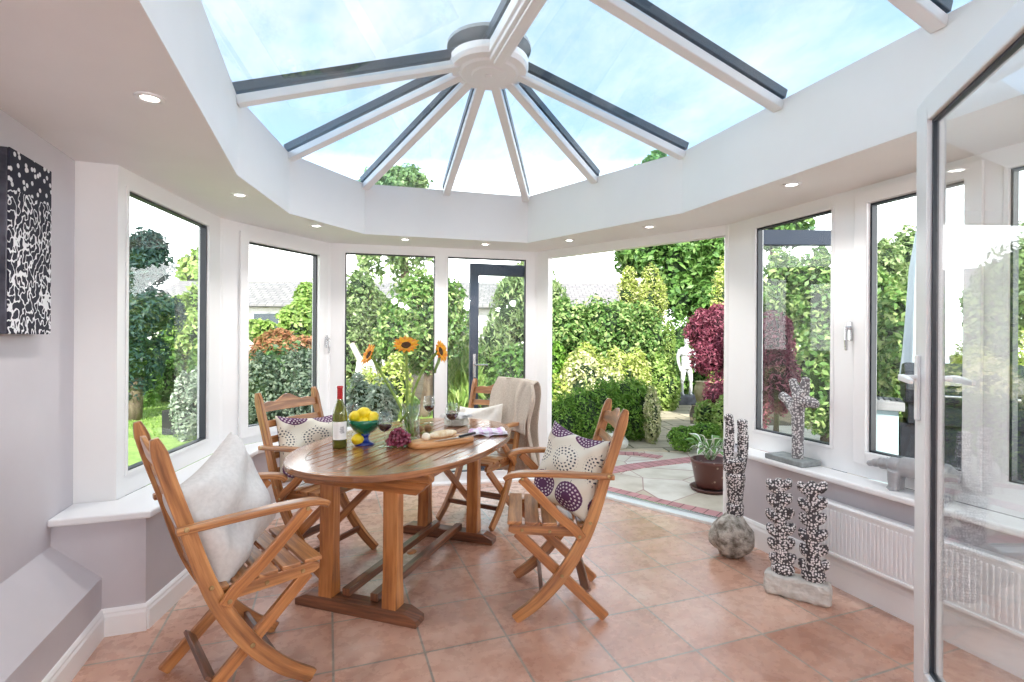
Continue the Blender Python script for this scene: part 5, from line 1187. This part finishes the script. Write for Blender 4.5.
def pot():
    p = atz(714, 489, -.03); r = empty('plant_pot', (p.x+.02, p.y+.05, -.03)); tag(r, 'brown dotted plant pot on a saucer holding a white-edged hosta, just outside', 'plant pot')
    m = dots('dotted_brown_glaze', 15, (.13, .045, .035), (.42, .28, .20), .12, .3)
    MB().lathe([(0, .03), (.125, .03), (.135, .05), (.175, .26), (.182, .27), (.182, .295), (.165, .295), (.155, .25), (0, .25)], seg=32).build('pot_body', m, r, smooth=True)
    MB().lathe([(0, 0), (.17, 0), (.19, .03), (.18, .035), (.16, .018), (0, .018)], seg=32).build('saucer', mat('brown_saucer', (.09, .035, .03), .35), r, smooth=True)
    c = Vector((p.x+.02, p.y+.05, .26)); h = empty('hosta', tuple(c)); tag(h, 'hosta with white-edged leaves growing in the brown dotted pot', 'plant')
    rr_ = random.Random(4); lw_ = mat('hosta_white_edge', (.86, .88, .78), .5)
    for k in range(34):
        a = rr_.uniform(0, 6.28); R_ = rr_.uniform(.10, .25); hh = rr_.uniform(.06, .26); t_ = Vector((math.cos(a)*R_, math.sin(a)*R_, hh)); b0 = Vector((math.cos(a)*.03, math.sin(a)*.03, -.0)); md = (t_+b0)/2+Vector((0, 0, .07))
        pl = curve([b0, md, t_], 6); vs = []; n = len(pl); mb = MB()
        for i, q in enumerate(pl):
            d = (pl[min(i+1, n-1)]-pl[max(0, i-1)]).normalized(); s_ = d.cross(Vector((0, 0, 1))).normalized(); t = i/(n-1); ww = .004 if t < .35 else .036*math.sin(PI*min(1, (t-.32)/.68))+.001
            up_ = Vector((0, 0, ww*.4)); vs += [q-s_*ww+up_, q-s_*ww*.62+up_*.4, q, q+s_*ww*.62+up_*.4, q+s_*ww+up_]
        for i in range(n-1):
            for j in range(4):
                b_ = 5*i+j; mb.add([vs[b_], vs[b_+1], vs[b_+6], vs[b_+5]], [(0, 1, 2, 3)], None, 1 if j in (0, 3) and k % 4 else 0)
        mb.build('leaf', [LM['hosta'], lw_], h, smooth=True, solid=.0015)
pot()
def barbecue():
    p = atd(906, 405, 4.7); r = empty('barbecue', (p.x, p.y, -.03), -.92); tag(r, 'black hooded gas barbecue with a grey side shelf outside the right window', 'barbecue')
    blk = mat('black_enamel', (.02, .023, .03), .25); n = 24; zt = .93
    # hood: half-round profile along x
    prof = [(-.26, .90), (-.27, 1.02), (-.20, 1.17), (-.05, 1.25), (.10, 1.24), (.22, 1.13), (.26, .98), (.26, .90)]
    def hood(x0, x1, pr, nm, m, bev=.02):
        vs = [Vector((x, y, z)) for x in (x0, x1) for y, z in pr]; k = len(pr); mb = MB(); mb.add(vs, [tuple(range(k)), tuple(range(k, 2*k))[::-1]]+[(i, k+i, k+(i+1) % k, (i+1) % k) for i in range(k)]); return mb.build(nm, m, r, bevel=bev)
    hood(-.02, .78, prof, 'hood', blk)
    MB().box((.0, -.24, .72), (.76, .24, .90)).build('firebox', blk, r, bevel=.01)
    MB().box((-.50, -.22, .86), (-.02, .22, .90)).box((-.5, -.24, .82), (-.02, -.20, .90)).build('side_shelf', mottled('grey_shelf', (.28, .28, .29), (.36, .36, .37), 5, .5), r, bevel=.006)
    for k in range(6): MB().box((-.30+k*.045, -.12, .901), (-.285+k*.045, .12, .906)).build('shelf_slot', M['gasket'], r)
    MB().box((-.27, -.19, .0), (-.06, .19, .82)).build('gas_cupboard', mottled('pale_blue_panel', (.42, .60, .66), (.56, .72, .76), 5, .4), r, bevel=.006)
    MB().box((-.05, -.2, .0), (.76, .2, .72)).build('cabinet', blk, r, bevel=.01)
    MB().box((.08, -.285, 1.07), (.36, -.262, 1.11)).build('badge', M['chrome'], r)
    MB().tube([(.05, -.29, .98), (.05, -.33, .98), (.70, -.33, .98), (.70, -.29, .98)], .012).build('hood_handle', M['chrome'], r)
barbecue()
def parasol():
    p = atd(925, 345, 5.4); r = empty('garden_parasol', (p.x, p.y, -.03)); tag(r, 'closed pale blue-grey parasol standing outside near the barbecue', 'parasol')
    MB().tube([(0, 0, 0), (0, 0, 2.75)], .022, 12).build('pole', M['upvc'], r)
    MB().lathe([(0, 0), (.26, 0), (.25, .06), (.05, .09), (0, .09)], seg=28).build('base', mat('grey_parasol_base', (.25, .25, .26), .7), r)
    prof = [(.03, 2.72), (.07, 2.60), (.12, 2.2), (.145, 1.7), (.165, 1.35), (.19, 1.10), (.185, 1.08)]
    n = 48; vs = [Vector((q*(1+.16*math.sin(8*2*PI*k/n+z))*math.cos(2*PI*k/n), q*(1+.16*math.sin(8*2*PI*k/n+z))*math.sin(2*PI*k/n), z)) for q, z in prof for k in range(n)]
    mb = MB(); mb.add(vs, [(i*n+k, i*n+(k+1) % n, (i+1)*n+(k+1) % n, (i+1)*n+k) for i in range(len(prof)-1) for k in range(n)]); mb.build('canopy', mottled('parasol_cloth', (.55, .64, .72), (.66, .74, .80), 3, .8), r, smooth=True, solid=.006)
    MB().ell((0, 0, 2.77), (.03, .03, .045)).build('finial', M['upvc'], r, smooth=True)
parasol()
def logpost():
    a, b = atd(352, 346, 9.5), atd(372, 384, 9.2); a.z = atd(352, 346, 9.5).z
    o = MB().tube([tuple(a), tuple(a.lerp(b, .5)), (b.x, b.y, b.z-.5)], [.05, .06, .07], 10).build('leaning_trunk', mottled('pale_bark', (.50, .42, .34), (.70, .64, .55), 9, .8), smooth=True); tag(o, 'pale bare leaning trunk left of the sunflowers beyond the lawn', 'trunk')
    p = atd(378, 372, 9.0); r = empty('garden_chair', (p.x, p.y, -.05), .6); tag(r, 'white garden chair half hidden behind the left sunflower stem', 'chair'); wh = M['gloss']
    MB().box((-.32, -.25, .40), (.32, .25, .46)).build('seat', wh, r, bevel=.02)
    MB().beam([(-.0, .25, .44), (0, .30, .75), (0, .36, 1.12)], [.60, .52, .30], .04, (0, 1, 0)).build('backrest', wh, r, bevel=.02)
    for x in (-.27, .27):
        for y in (-.2, .2): MB().tube([(x, y, 0), (x, y, .42)], .025, 8).build('leg', wh, r)
logpost()
